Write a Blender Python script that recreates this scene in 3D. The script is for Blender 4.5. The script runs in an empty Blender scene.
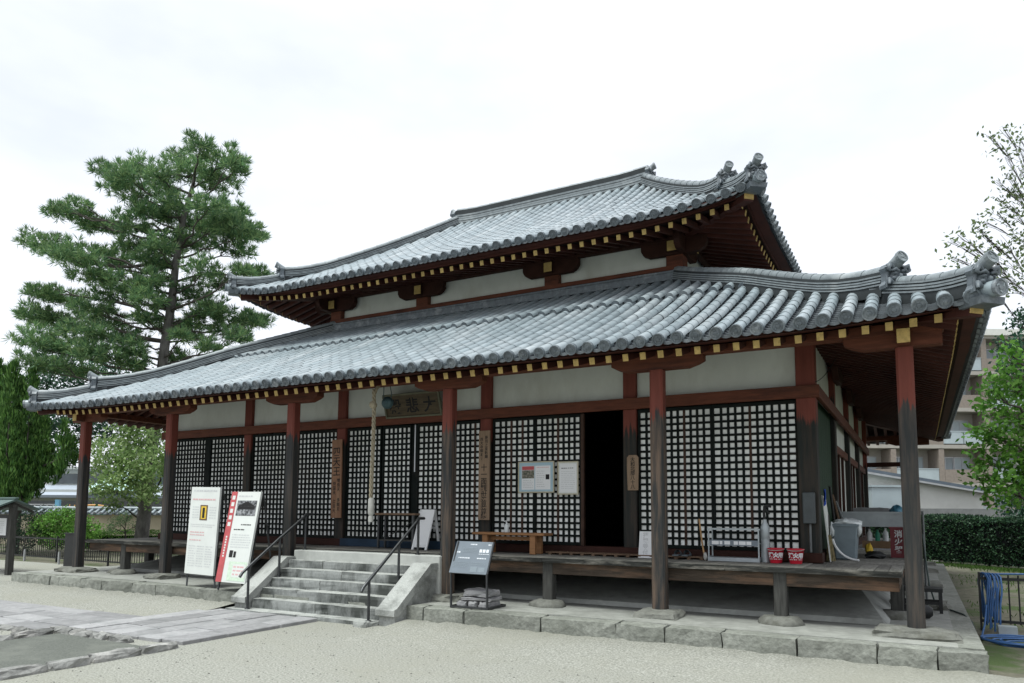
import bpy, math, random
import numpy as np
from mathutils import Vector, Matrix

S = bpy.context.scene
C = S.collection
R = math.radians
PI = math.pi
rnd = random.Random(7)

# ------------------------------------------------------------------ camera
cam = bpy.data.cameras.new('camera')
camo = bpy.data.objects.new('camera', cam)
C.objects.link(camo)
YAW, PIT, ROLL = -0.508319, 0.095075, 0.006607
F_ = Vector((math.sin(YAW)*math.cos(PIT), math.cos(YAW)*math.cos(PIT), math.sin(PIT)))
R_ = Vector((math.cos(YAW), -math.sin(YAW), 0))
U_ = R_.cross(F_)
R2 = R_*math.cos(ROLL) + U_*math.sin(ROLL)
U2 = -R_*math.sin(ROLL) + U_*math.cos(ROLL)
camo.matrix_world = Matrix(((R2.x, U2.x, -F_.x, 8.4183), (R2.y, U2.y, -F_.y, -9.8563),
                            (R2.z, U2.z, -F_.z, 1.3012), (0, 0, 0, 1)))
cam.sensor_width = 36
cam.lens = 729.67*36/1024
cam.shift_y = 101.145/1024
cam.clip_end = 2000
S.camera = camo

# ------------------------------------------------------------------ sky, sun, exposure
SUN_EL, SUN_ROT = R(70), R(205)
w = bpy.data.worlds.new('World')
S.world = w
w.use_nodes = True
nt = w.node_tree
nt.nodes.clear()
N = nt.nodes.new
out = N('ShaderNodeOutputWorld')
bg = N('ShaderNodeBackground')
sky = N('ShaderNodeTexSky')
sky.sky_type = 'NISHITA'
sky.sun_disc = False
sky.sun_elevation = SUN_EL
sky.sun_rotation = SUN_ROT
sky.air_density = 1.0
sky.dust_density = 4.0
tc = N('ShaderNodeTexCoord')
mp = N('ShaderNodeMapping')
mp.inputs['Scale'].default_value = (1.2, 1.2, 3.0)
nz = N('ShaderNodeTexNoise')
nz.inputs['Scale'].default_value = 1.6
nz.inputs['Detail'].default_value = 5
nz.inputs['Roughness'].default_value = 0.55
cr = N('ShaderNodeValToRGB')
cr.color_ramp.elements[0].position = 0.30
cr.color_ramp.elements[0].color = (4.70, 4.98, 5.45, 1)
cr.color_ramp.elements[1].position = 0.50
cr.color_ramp.elements[1].color = (5.55, 5.75, 6.15, 1)
mx = N('ShaderNodeMix')
mx.data_type = 'RGBA'
mx.inputs['Factor'].default_value = 0.90
L = nt.links.new
L(tc.outputs['Generated'], mp.inputs['Vector'])
L(mp.outputs['Vector'], nz.inputs['Vector'])
L(nz.outputs['Fac'], cr.inputs['Fac'])
L(sky.outputs['Color'], mx.inputs['A'])
L(cr.outputs['Color'], mx.inputs['B'])
L(mx.outputs['Result'], bg.inputs['Color'])
bg.inputs['Strength'].default_value = 0.10
L(bg.outputs['Background'], out.inputs['Surface'])

sun = bpy.data.lights.new('sun', 'SUN')
sun.energy = 2.0
sun.angle = R(24)
sun.color = (0.955, 1.0, 0.955)
suno = bpy.data.objects.new('sun', sun)
C.objects.link(suno)
sd = Vector((math.sin(SUN_ROT)*math.cos(SUN_EL), math.cos(SUN_ROT)*math.cos(SUN_EL), math.sin(SUN_EL)))
suno.rotation_euler = (-sd).to_track_quat('-Z', 'Y').to_euler()
suno.location = (0, 0, 40)

S.view_settings.view_transform = 'Standard'
S.view_settings.look = 'None'
S.view_settings.exposure = 1.0
S.view_settings.gamma = 1.0
S.render.engine = 'CYCLES'
S.cycles.max_bounces = 6
S.cycles.diffuse_bounces = 3
S.cycles.transparent_max_bounces = 6

# ------------------------------------------------------------------ materials
def mat(name, col, rough=0.75, var=0.18, scale=5.0, col2=None, pos2=(0.45, 0.7), bump=0.0, bscale=40.0,
        isl=0.0, spec=0.3, stretch=(1, 1, 1), metal=0.0, transl=0.0, detail=6, col3=None, scale3=0.7, pos3=(0.52, 0.68)):
    m = bpy.data.materials.new(name)
    m.use_nodes = True
    t = m.node_tree
    n = t.nodes
    l = t.links.new
    b = n['Principled BSDF']
    b.inputs['Roughness'].default_value = rough
    b.inputs['Specular IOR Level'].default_value = spec
    b.inputs['Metallic'].default_value = metal
    co = n.new('ShaderNodeTexCoord')
    ma = n.new('ShaderNodeMapping')
    ma.inputs['Scale'].default_value = stretch
    l(co.outputs['Object'], ma.inputs['Vector'])
    no = n.new('ShaderNodeTexNoise')
    no.inputs['Scale'].default_value = scale
    no.inputs['Detail'].default_value = detail
    no.inputs['Roughness'].default_value = 0.62
    l(ma.outputs['Vector'], no.inputs['Vector'])
    ra = n.new('ShaderNodeValToRGB')
    l(no.outputs['Fac'], ra.inputs['Fac'])
    e = ra.color_ramp.elements
    if col2 is None:
        e[0].position, e[1].position = 0.3, 0.7
        e[0].color = (*[c*(1-var) for c in col], 1)
        e[1].color = (*[min(1, c*(1+var)) for c in col], 1)
    else:
        e[0].position, e[1].position = pos2
        e[0].color = (*col, 1)
        e[1].color = (*col2, 1)
    src = ra.outputs['Color']
    if col3 is not None:
        n3 = n.new('ShaderNodeTexNoise')
        n3.inputs['Scale'].default_value = scale3
        n3.inputs['Detail'].default_value = 8
        n3.inputs['Roughness'].default_value = 0.68
        l(ma.outputs['Vector'], n3.inputs['Vector'])
        r3 = n.new('ShaderNodeMapRange')
        r3.inputs['From Min'].default_value, r3.inputs['From Max'].default_value = pos3
        l(n3.outputs['Fac'], r3.inputs['Value'])
        x3 = n.new('ShaderNodeMix')
        x3.data_type = 'RGBA'
        l(r3.outputs['Result'], x3.inputs['Factor'])
        l(src, x3.inputs['A'])
        x3.inputs['B'].default_value = (*col3, 1)
        src = x3.outputs['Result']
    if isl:
        g = n.new('ShaderNodeNewGeometry')
        mr = n.new('ShaderNodeMapRange')
        mr.inputs['To Min'].default_value = 1-isl
        mr.inputs['To Max'].default_value = 1+isl
        l(g.outputs['Random Per Island'], mr.inputs['Value'])
        vm = n.new('ShaderNodeVectorMath')
        vm.operation = 'SCALE'
        l(src, vm.inputs[0])
        l(mr.outputs['Result'], vm.inputs['Scale'])
        src = vm.outputs['Vector']
    l(src, b.inputs['Base Color'])
    if bump:
        nb = n.new('ShaderNodeTexNoise')
        nb.inputs['Scale'].default_value = bscale
        nb.inputs['Detail'].default_value = 5
        l(ma.outputs['Vector'], nb.inputs['Vector'])
        bu = n.new('ShaderNodeBump')
        bu.inputs['Strength'].default_value = bump
        bu.inputs['Distance'].default_value = 0.02
        l(nb.outputs['Fac'], bu.inputs['Height'])
        l(bu.outputs['Normal'], b.inputs['Normal'])
    if transl:
        tr = n.new('ShaderNodeBsdfTranslucent')
        l(src, tr.inputs['Color'])
        ms = n.new('ShaderNodeMixShader')
        ms.inputs['Fac'].default_value = transl
        l(b.outputs['BSDF'], ms.inputs[1])
        l(tr.outputs['BSDF'], ms.inputs[2])
        l(ms.outputs['Shader'], n['Material Output'].inputs['Surface'])
    return m

def post_mat(name, zc, red, dark, brown, seed=0.0, soft=0.025):
    """painted timber whose lower paint has weathered away with a ragged edge"""
    m = bpy.data.materials.new(name)
    m.use_nodes = True
    t = m.node_tree
    n = t.nodes
    l = t.links.new
    b = n['Principled BSDF']
    b.inputs['Roughness'].default_value = 0.72
    b.inputs['Specular IOR Level'].default_value = 0.25
    g = n.new('ShaderNodeNewGeometry')
    ma = n.new('ShaderNodeMapping')
    ma.inputs['Scale'].default_value = (14, 14, 1.1)
    ma.inputs['Location'].default_value = (seed, seed*2, seed*3)
    l(g.outputs['Position'], ma.inputs['Vector'])
    no = n.new('ShaderNodeTexNoise')
    no.inputs['Scale'].default_value = 1.0
    no.inputs['Detail'].default_value = 7
    no.inputs['Roughness'].default_value = 0.65
    l(ma.outputs['Vector'], no.inputs['Vector'])
    sx = n.new('ShaderNodeSeparateXYZ')
    l(g.outputs['Position'], sx.inputs['Vector'])
    ad = n.new('ShaderNodeMath')
    ad.operation = 'MULTIPLY_ADD'
    l(no.outputs['Fac'], ad.inputs[0])
    ad.inputs[1].default_value = 0.95
    l(sx.outputs['Z'], ad.inputs[2])
    mr = n.new('ShaderNodeMapRange')
    mr.inputs['From Min'].default_value = zc+0.47-soft
    mr.inputs['From Max'].default_value = zc+0.47+soft
    l(ad.outputs['Value'], mr.inputs['Value'])
    r1 = n.new('ShaderNodeValToRGB')
    r1.color_ramp.elements[0].position = 0.42
    r1.color_ramp.elements[0].color = (*dark, 1)
    r1.color_ramp.elements[1].position = 0.72
    r1.color_ramp.elements[1].color = (*brown, 1)
    l(no.outputs['Fac'], r1.inputs['Fac'])
    r2 = n.new('ShaderNodeValToRGB')
    r2.color_ramp.elements[0].position = 0.3
    r2.color_ramp.elements[0].color = (*[c*0.8 for c in red], 1)
    r2.color_ramp.elements[1].position = 0.72
    r2.color_ramp.elements[1].color = (*[c*1.2 for c in red], 1)
    l(no.outputs['Fac'], r2.inputs['Fac'])
    mx = n.new('ShaderNodeMix')
    mx.data_type = 'RGBA'
    l(mr.outputs['Result'], mx.inputs['Factor'])
    l(r1.outputs['Color'], mx.inputs['A'])
    l(r2.outputs['Color'], mx.inputs['B'])
    l(mx.outputs['Result'], b.inputs['Base Color'])
    bu = n.new('ShaderNodeBump')
    bu.inputs['Strength'].default_value = 0.35
    bu.inputs['Distance'].default_value = 0.01
    l(no.outputs['Fac'], bu.inputs['Height'])
    l(bu.outputs['Normal'], b.inputs['Normal'])
    return m

def leaf_mat(name, cols, rough=0.6, transl=0.3):
    m = bpy.data.materials.new(name)
    m.use_nodes = True
    t = m.node_tree
    n = t.nodes
    l = t.links.new
    b = n['Principled BSDF']
    b.inputs['Roughness'].default_value = rough
    b.inputs['Specular IOR Level'].default_value = 0.25
    g = n.new('ShaderNodeNewGeometry')
    r = n.new('ShaderNodeValToRGB')
    e = r.color_ramp.elements
    e[0].color = (*cols[0], 1)
    e[1].color = (*cols[-1], 1)
    for i, c in enumerate(cols[1:-1]):
        x = e.new((i+1)/(len(cols)-1))
        x.color = (*c, 1)
    l(g.outputs['Random Per Island'], r.inputs['Fac'])
    no = n.new('ShaderNodeTexNoise')
    no.inputs['Scale'].default_value = 0.9
    no.inputs['Detail'].default_value = 2
    l(g.outputs['Position'], no.inputs['Vector'])
    mr = n.new('ShaderNodeMapRange')
    mr.inputs['From Min'].default_value = 0.3
    mr.inputs['From Max'].default_value = 0.7
    mr.inputs['To Min'].default_value = 0.75
    mr.inputs['To Max'].default_value = 1.25
    l(no.outputs['Fac'], mr.inputs['Value'])
    vm = n.new('ShaderNodeVectorMath')
    vm.operation = 'SCALE'
    l(r.outputs['Color'], vm.inputs[0])
    l(mr.outputs['Result'], vm.inputs['Scale'])
    l(vm.outputs['Vector'], b.inputs['Base Color'])
    tr = n.new('ShaderNodeBsdfTranslucent')
    l(vm.outputs['Vector'], tr.inputs['Color'])
    ms = n.new('ShaderNodeMixShader')
    ms.inputs['Fac'].default_value = transl
    l(b.outputs['BSDF'], ms.inputs[1])
    l(tr.outputs['BSDF'], ms.inputs[2])
    l(ms.outputs['Shader'], n['Material Output'].inputs['Surface'])
    return m

M = {}
M['gravel'] = mat('gravel', (0.150, 0.152, 0.130), 0.95, col2=(0.415, 0.415, 0.372), scale=42, pos2=(0.30, 0.68), bump=0.8, bscale=48,
                  spec=0.08, col3=(0.27, 0.268, 0.225), scale3=0.35, pos3=(0.44, 0.74), detail=9)
M['paving'] = mat('paving', (0.285, 0.283, 0.285), 0.85, 0.2, 14, bump=0.3, bscale=60, isl=0.22, spec=0.2, col3=(0.19, 0.195, 0.195), scale3=3.5, pos3=(0.50, 0.72))
M['edgestone'] = mat('edgestone', (0.20, 0.20, 0.19), 0.85, 0.35, 8, bump=0.6, bscale=30, isl=0.3, spec=0.2, col3=(0.36, 0.35, 0.33), scale3=3)
M['earth'] = mat('earth', (0.125, 0.132, 0.118), 0.95, 0.25, 40, bump=0.5, bscale=70, spec=0.08, col3=(0.165, 0.172, 0.152), scale3=1.6)
M['soil'] = mat('soil', (0.13, 0.125, 0.095), 0.95, 0.3, 7, bump=0.6, bscale=30, spec=0.08, col3=(0.07, 0.10, 0.04), scale3=0.9, pos3=(0.5, 0.62))
M['concrete'] = mat('concrete', (0.28, 0.285, 0.26), 0.9, 0.18, 6, bump=0.2, bscale=40, spec=0.15, col3=(0.20, 0.205, 0.185), scale3=1.6, pos3=(0.5, 0.72))
M['kerbstone'] = mat('kerbstone', (0.225, 0.232, 0.205), 0.9, 0.3, 14, bump=0.7, bscale=22, isl=0.12, spec=0.15, col3=(0.145, 0.152, 0.13), scale3=2.2, pos3=(0.46, 0.70))
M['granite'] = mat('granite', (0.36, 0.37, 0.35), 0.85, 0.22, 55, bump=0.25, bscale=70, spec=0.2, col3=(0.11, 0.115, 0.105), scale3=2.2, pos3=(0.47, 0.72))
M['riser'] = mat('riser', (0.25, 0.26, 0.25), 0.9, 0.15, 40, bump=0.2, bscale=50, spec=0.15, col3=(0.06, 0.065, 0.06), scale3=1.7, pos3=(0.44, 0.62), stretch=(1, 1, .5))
M['landing'] = mat('landing', (0.44, 0.45, 0.42), 0.9, 0.1, 5, spec=0.1, col3=(0.36, 0.37, 0.34), scale3=1.3)
M['lime'] = mat('lime', (0.34, 0.35, 0.325), 0.9, 0.15, 5, bump=0.15, spec=0.1, col3=(0.22, 0.225, 0.205), scale3=1.3)
M['basestone'] = mat('basestone', (0.17, 0.172, 0.152), 0.9, 0.25, 10, bump=0.6, bscale=25, spec=0.15, col3=(0.12, 0.12, 0.10), scale3=4)
M['tile'] = mat('tile', (0.240, 0.285, 0.305), 0.36, 0.15, 9, isl=0.12, spec=0.55, bump=0.10, bscale=60, col3=(0.38, 0.415, 0.43), scale3=1.0, pos3=(0.46, 0.70), stretch=(2.6, .45, .45))
M['tilepan_shaded'] = mat('tilepan_shaded', (0.075, 0.088, 0.096), 0.5, 0.25, 9, isl=0.25, spec=0.4, bump=0.12, bscale=60, col3=(0.13, 0.145, 0.155), scale3=1.0, pos3=(0.46, 0.70))  # pan tiles: occlusion between the round rows is put into this darker colour
M['tiledark'] = mat('tiledark', (0.105, 0.125, 0.14), 0.5, 0.3, 12, isl=0.2, spec=0.45, bump=0.15, bscale=40, col3=(0.22, 0.24, 0.25), scale3=3)
M['tilemid'] = mat('tilemid', (0.17, 0.195, 0.205), 0.45, 0.25, 9, isl=0.15, spec=0.45, bump=0.15, bscale=50, col3=(0.27, 0.295, 0.30), scale3=1.5)
M['tilegap'] = mat('tilegap', (0.035, 0.040, 0.042), 0.8, spec=0.15)
M['tilebed'] = mat('tilebed', (0.05, 0.052, 0.055), 0.9, spec=0.1)
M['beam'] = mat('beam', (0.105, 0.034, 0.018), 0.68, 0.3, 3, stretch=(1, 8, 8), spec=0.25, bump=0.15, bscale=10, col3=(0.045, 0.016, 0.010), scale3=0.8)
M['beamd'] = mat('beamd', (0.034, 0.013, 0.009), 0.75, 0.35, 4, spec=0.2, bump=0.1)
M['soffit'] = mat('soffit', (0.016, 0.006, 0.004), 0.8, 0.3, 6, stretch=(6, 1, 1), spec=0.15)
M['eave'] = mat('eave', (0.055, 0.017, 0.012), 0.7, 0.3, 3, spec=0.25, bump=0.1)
M['gold'] = mat('gold', (0.42, 0.30, 0.11), 0.65, 0.3, 18, spec=0.25, isl=0.35, col3=(0.26, 0.18, 0.08), scale3=9, pos3=(0.52, 0.75))
M['plaster'] = mat('plaster', (0.56, 0.585, 0.55), 0.95, 0.06, 3.0, spec=0.08, col3=(0.42, 0.425, 0.38), scale3=1.3, pos3=(0.50, 0.80), bump=0.05, stretch=(1, 1, .45))
M['lattice'] = mat('lattice', (0.007, 0.010, 0.009), 0.75, 0.4, 6, spec=0.12, col3=(0.018, 0.016, 0.013), scale3=1.0)
M['latticebrown'] = mat('latticebrown', (0.045, 0.025, 0.017), 0.7, 0.4, 6, spec=0.2)
M['paper'] = mat('paper', (0.80, 0.815, 0.79), 0.9, 0.06, 1.2, spec=0.1, isl=0.10, col3=(0.60, 0.60, 0.53), scale3=0.9, pos3=(0.52, 0.72))
M['deck'] = mat('deck', (0.175, 0.170, 0.150), 0.85, 0.3, 3, stretch=(8, 1, 8), isl=0.18, spec=0.2, bump=0.25, bscale=12, col3=(0.085, 0.085, 0.075), scale3=0.6)
M['edgeplank'] = mat('edgeplank', (0.035, 0.036, 0.033), 0.9, 0.4, 5, stretch=(1, 6, 6), spec=0.1, bump=0.5, bscale=14, col3=(0.20, 0.19, 0.165), scale3=1.6, pos3=(0.50, 0.66))
M['deckbeam'] = mat('deckbeam', (0.055, 0.043, 0.033), 0.85, 0.35, 3, stretch=(1, 8, 8), spec=0.15, bump=0.4, bscale=10, col3=(0.17, 0.105, 0.068), scale3=1.2, pos3=(0.46, 0.68))
M['greywood'] = mat('greywood', (0.060, 0.060, 0.055), 0.85, 0.4, 3, stretch=(9, 9, 1), spec=0.15, bump=0.4, bscale=6)
M['greenboard'] = mat('greenboard', (0.012, 0.035, 0.016), 0.7, 0.35, 4, stretch=(8, 8, 1), spec=0.2)
M['blueboard'] = mat('blueboard', (0.010, 0.028, 0.052), 0.6, 0.25, 4, spec=0.3)
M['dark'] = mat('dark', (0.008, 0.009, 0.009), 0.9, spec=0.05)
M['metalrail'] = mat('metalrail', (0.055, 0.058, 0.06), 0.38, 0.2, 20, spec=0.5, metal=0.6)
M['black'] = mat('black', (0.013, 0.014, 0.014), 0.5, 0.3, 10, spec=0.35)
M['white'] = mat('white', (0.68, 0.69, 0.69), 0.55, 0.04, 3, spec=0.3)
M['boardwhite'] = mat('boardwhite', (0.60, 0.62, 0.59), 0.6, 0.05, 3, spec=0.3)
M['boardgreen'] = mat('boardgreen', (0.52, 0.62, 0.50), 0.6, 0.12, 20, spec=0.2)
M['ink'] = mat('ink', (0.025, 0.025, 0.025), 0.8, spec=0.1)
M['inkgrey'] = mat('inkgrey', (0.50, 0.51, 0.51), 0.8, 0.15, 60, spec=0.1)
M['inkred'] = mat('inkred', (0.60, 0.38, 0.38), 0.8, 0.15, 60, spec=0.1)
M['photo'] = mat('photo', (0.03, 0.032, 0.035), 0.6, col2=(0.34, 0.35, 0.36), scale=22, pos2=(0.4, 0.68), spec=0.2)
M['photocol'] = mat('photocol', (0.06, 0.07, 0.05), 0.6, col2=(0.30, 0.27, 0.22), scale=26, pos2=(0.4, 0.68), spec=0.2)
M['redband'] = mat('redband', (0.42, 0.085, 0.09), 0.6, 0.15, 8, spec=0.25)
M['yellow'] = mat('yellow', (0.62, 0.42, 0.05), 0.6, 0.2, 20, spec=0.2)
M['signblue'] = mat('signblue', (0.15, 0.178, 0.205), 0.42, 0.08, 5, spec=0.4)
M['signwhite'] = mat('signwhite', (0.60, 0.63, 0.66), 0.7, 0.1, 40, spec=0.2)
M['signpale'] = mat('signpale', (0.20, 0.235, 0.26), 0.6, 0.12, 60, spec=0.2)
M['woodsign'] = mat('woodsign', (0.235, 0.165, 0.11), 0.75, 0.2, 3, stretch=(9, 9, 1), spec=0.2, bump=0.15)
M['woodsignred'] = mat('woodsignred', (0.23, 0.125, 0.075), 0.75, 0.25, 3, stretch=(9, 9, 1), spec=0.2, col3=(0.30, 0.20, 0.12), scale3=1.3)
M['woodbench'] = mat('woodbench', (0.27, 0.135, 0.058), 0.6, 0.25, 3, stretch=(1, 9, 9), spec=0.3, bump=0.1)
M['woodold'] = mat('woodold', (0.13, 0.085, 0.055), 0.75, 0.3, 4, stretch=(1, 8, 8), spec=0.2)
M['woodstick'] = mat('woodstick', (0.36, 0.22, 0.10), 0.6, 0.2, 6, spec=0.3)
M['plaque'] = mat('plaque', (0.058, 0.042, 0.021), 0.6, 0.35, 5, stretch=(1, 6, 6), spec=0.3, col3=(0.085, 0.062, 0.03), scale3=2)
M['plaqueframe'] = mat('plaqueframe', (0.10, 0.10, 0.065), 0.6, 0.25, 9, spec=0.3)
M['bronze'] = mat('bronze', (0.040, 0.075, 0.082), 0.5, 0.35, 9, spec=0.4, metal=0.35)
M['rope'] = mat('rope', (0.30, 0.265, 0.19), 0.9, 0.25, 30, spec=0.1, bump=0.3, bscale=120)
M['ropewhite'] = mat('ropewhite', (0.40, 0.40, 0.37), 0.9, 0.15, 20, spec=0.1)
M['bucketred'] = mat('bucketred', (0.48, 0.012, 0.030), 0.38, 0.08, 5, spec=0.5)
M['boxgrey'] = mat('boxgrey', (0.050, 0.060, 0.063), 0.5, 0.2, 7, spec=0.4)
M['conduit'] = mat('conduit', (0.11, 0.12, 0.12), 0.5, 0.2, 9, spec=0.4)
M['bin'] = mat('bin', (0.155, 0.195, 0.215), 0.5, 0.1, 6, spec=0.4)
M['plastic'] = mat('plastic', (0.62, 0.66, 0.66), 0.35, 0.15, 14, spec=0.5)
M['bluecloth'] = mat('bluecloth', (0.012, 0.055, 0.34), 0.8, 0.2, 10, spec=0.2)
M['bluehose'] = mat('bluehose', (0.035, 0.105, 0.26), 0.45, 0.12, 10, spec=0.45)
M['cablegreen'] = mat('cablegreen', (0.035, 0.055, 0.05), 0.5, 0.2, 10, spec=0.4)
M['zinc'] = mat('zinc', (0.33, 0.365, 0.375), 0.45, 0.15, 5, spec=0.5, metal=0.3)
M['tarp'] = mat('tarp', (0.05, 0.17, 0.24), 0.5, 0.25, 6, spec=0.4)
M['card'] = mat('card', (0.22, 0.15, 0.09), 0.85, 0.15, 6, spec=0.1)
M['extred'] = mat('extred', (0.15, 0.012, 0.018), 0.5, 0.15, 5, spec=0.4)
M['green'] = mat('green', (0.02, 0.22, 0.13), 0.4, 0.1, 5, spec=0.4)
M['straw'] = mat('straw', (0.22, 0.185, 0.10), 0.9, 0.3, 20, spec=0.1)
M['bark'] = mat('bark', (0.075, 0.068, 0.060), 0.9, 0.45, 9, stretch=(1, 1, 0.35), spec=0.15, bump=0.9, bscale=14)
M['barkgrey'] = mat('barkgrey', (0.125, 0.12, 0.112), 0.9, 0.4, 7, stretch=(1, 1, 0.4), spec=0.15, bump=0.8, bscale=12)
M['pine'] = leaf_mat('pine_needles', [(0.045, 0.115, 0.060), (0.14, 0.26, 0.11), (0.26, 0.37, 0.15)], 0.6, 0.3)
M['darkleaf'] = leaf_mat('dark_leaf', [(0.016, 0.050, 0.034), (0.034, 0.090, 0.052), (0.06, 0.13, 0.07)], 0.6, 0.2)
M['juniper'] = leaf_mat('juniper_leaf', [(0.024, 0.072, 0.017), (0.066, 0.155, 0.032), (0.13, 0.245, 0.055)], 0.6, 0.2)
M['lightleaf'] = leaf_mat('light_leaf', [(0.12, 0.21, 0.065), (0.24, 0.36, 0.13), (0.36, 0.46, 0.21)], 0.6, 0.4)
M['azalea'] = leaf_mat('azalea_leaf', [(0.050, 0.14, 0.022), (0.11, 0.25, 0.04), (0.17, 0.33, 0.06)], 0.6, 0.25)
M['hedge'] = leaf_mat('hedge_leaf', [(0.008, 0.026, 0.014), (0.018, 0.050, 0.024), (0.05, 0.105, 0.045)], 0.5, 0.2)
M['maple'] = leaf_mat('right_leaf', [(0.040, 0.12, 0.015), (0.075, 0.19, 0.025), (0.13, 0.27, 0.045)], 0.6, 0.4)
M['sparse'] = leaf_mat('sparse_leaf', [(0.08, 0.12, 0.05), (0.14, 0.19, 0.08), (0.21, 0.27, 0.12)], 0.6, 0.4)
M['grass'] = leaf_mat('grass_blade', [(0.04, 0.09, 0.015), (0.08, 0.15, 0.03)], 0.7, 0.3)
M['aptbrick'] = mat('aptbrick', (0.25, 0.215, 0.185), 0.85, 0.12, 6, spec=0.15, isl=0.05)
M['aptbeige'] = mat('aptbeige', (0.36, 0.34, 0.305), 0.9, 0.08, 3, spec=0.1)
M['aptwhite'] = mat('aptwhite', (0.62, 0.62, 0.58), 0.9, 0.06, 3, spec=0.1)
M['glass'] = mat('glass', (0.22, 0.27, 0.29), 0.12, 0.25, 0.8, spec=0.6)
M['glassd'] = mat('glassd', (0.055, 0.07, 0.075), 0.1, 0.3, 0.8, spec=0.6)
M['frost'] = mat('frost', (0.36, 0.42, 0.44), 0.35, 0.1, 1, spec=0.5)
M['alu'] = mat('alu', (0.40, 0.41, 0.42), 0.4, 0.1, 4, spec=0.5, metal=0.5)
M['shedwall'] = mat('shedwall', (0.62, 0.62, 0.58), 0.9, 0.06, 2, spec=0.1, col3=(0.5, 0.5, 0.46), scale3=0.6)
M['shedroof'] = mat('shedroof', (0.10, 0.125, 0.155), 0.5, 0.15, 3, spec=0.4)
M['block'] = mat('block', (0.20, 0.205, 0.205), 0.9, 0.15, 5, spec=0.1)
M['mudwall'] = mat('mudwall', (0.50, 0.44, 0.33), 0.95, 0.08, 3, spec=0.05)
M['copper'] = mat('copper', (0.085, 0.125, 0.115), 0.6, 0.25, 5, spec=0.3)
M['kgwall'] = mat('kgwall', (0.40, 0.42, 0.40), 0.9, 0.06, 2, spec=0.1)
M['kgroof'] = mat('kgroof', (0.33, 0.37, 0.42), 0.6, 0.08, 2, spec=0.3)
M['mint'] = mat('mint', (0.45, 0.62, 0.58), 0.6, 0.08, 2, spec=0.3)
M['orange'] = mat('orange', (0.62, 0.34, 0.13), 0.6, 0.1, 4, spec=0.3)
M['matblue'] = mat('matblue', (0.33, 0.46, 0.52), 0.6, 0.06, 4, spec=0.2)
M['skyblue'] = mat('skyblue', (0.16, 0.38, 0.55), 0.6, 0.1, 4, spec=0.3)
RED = (0.145, 0.040, 0.028)
DK = (0.028, 0.030, 0.030)
BR = (0.15, 0.105, 0.075)

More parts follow.
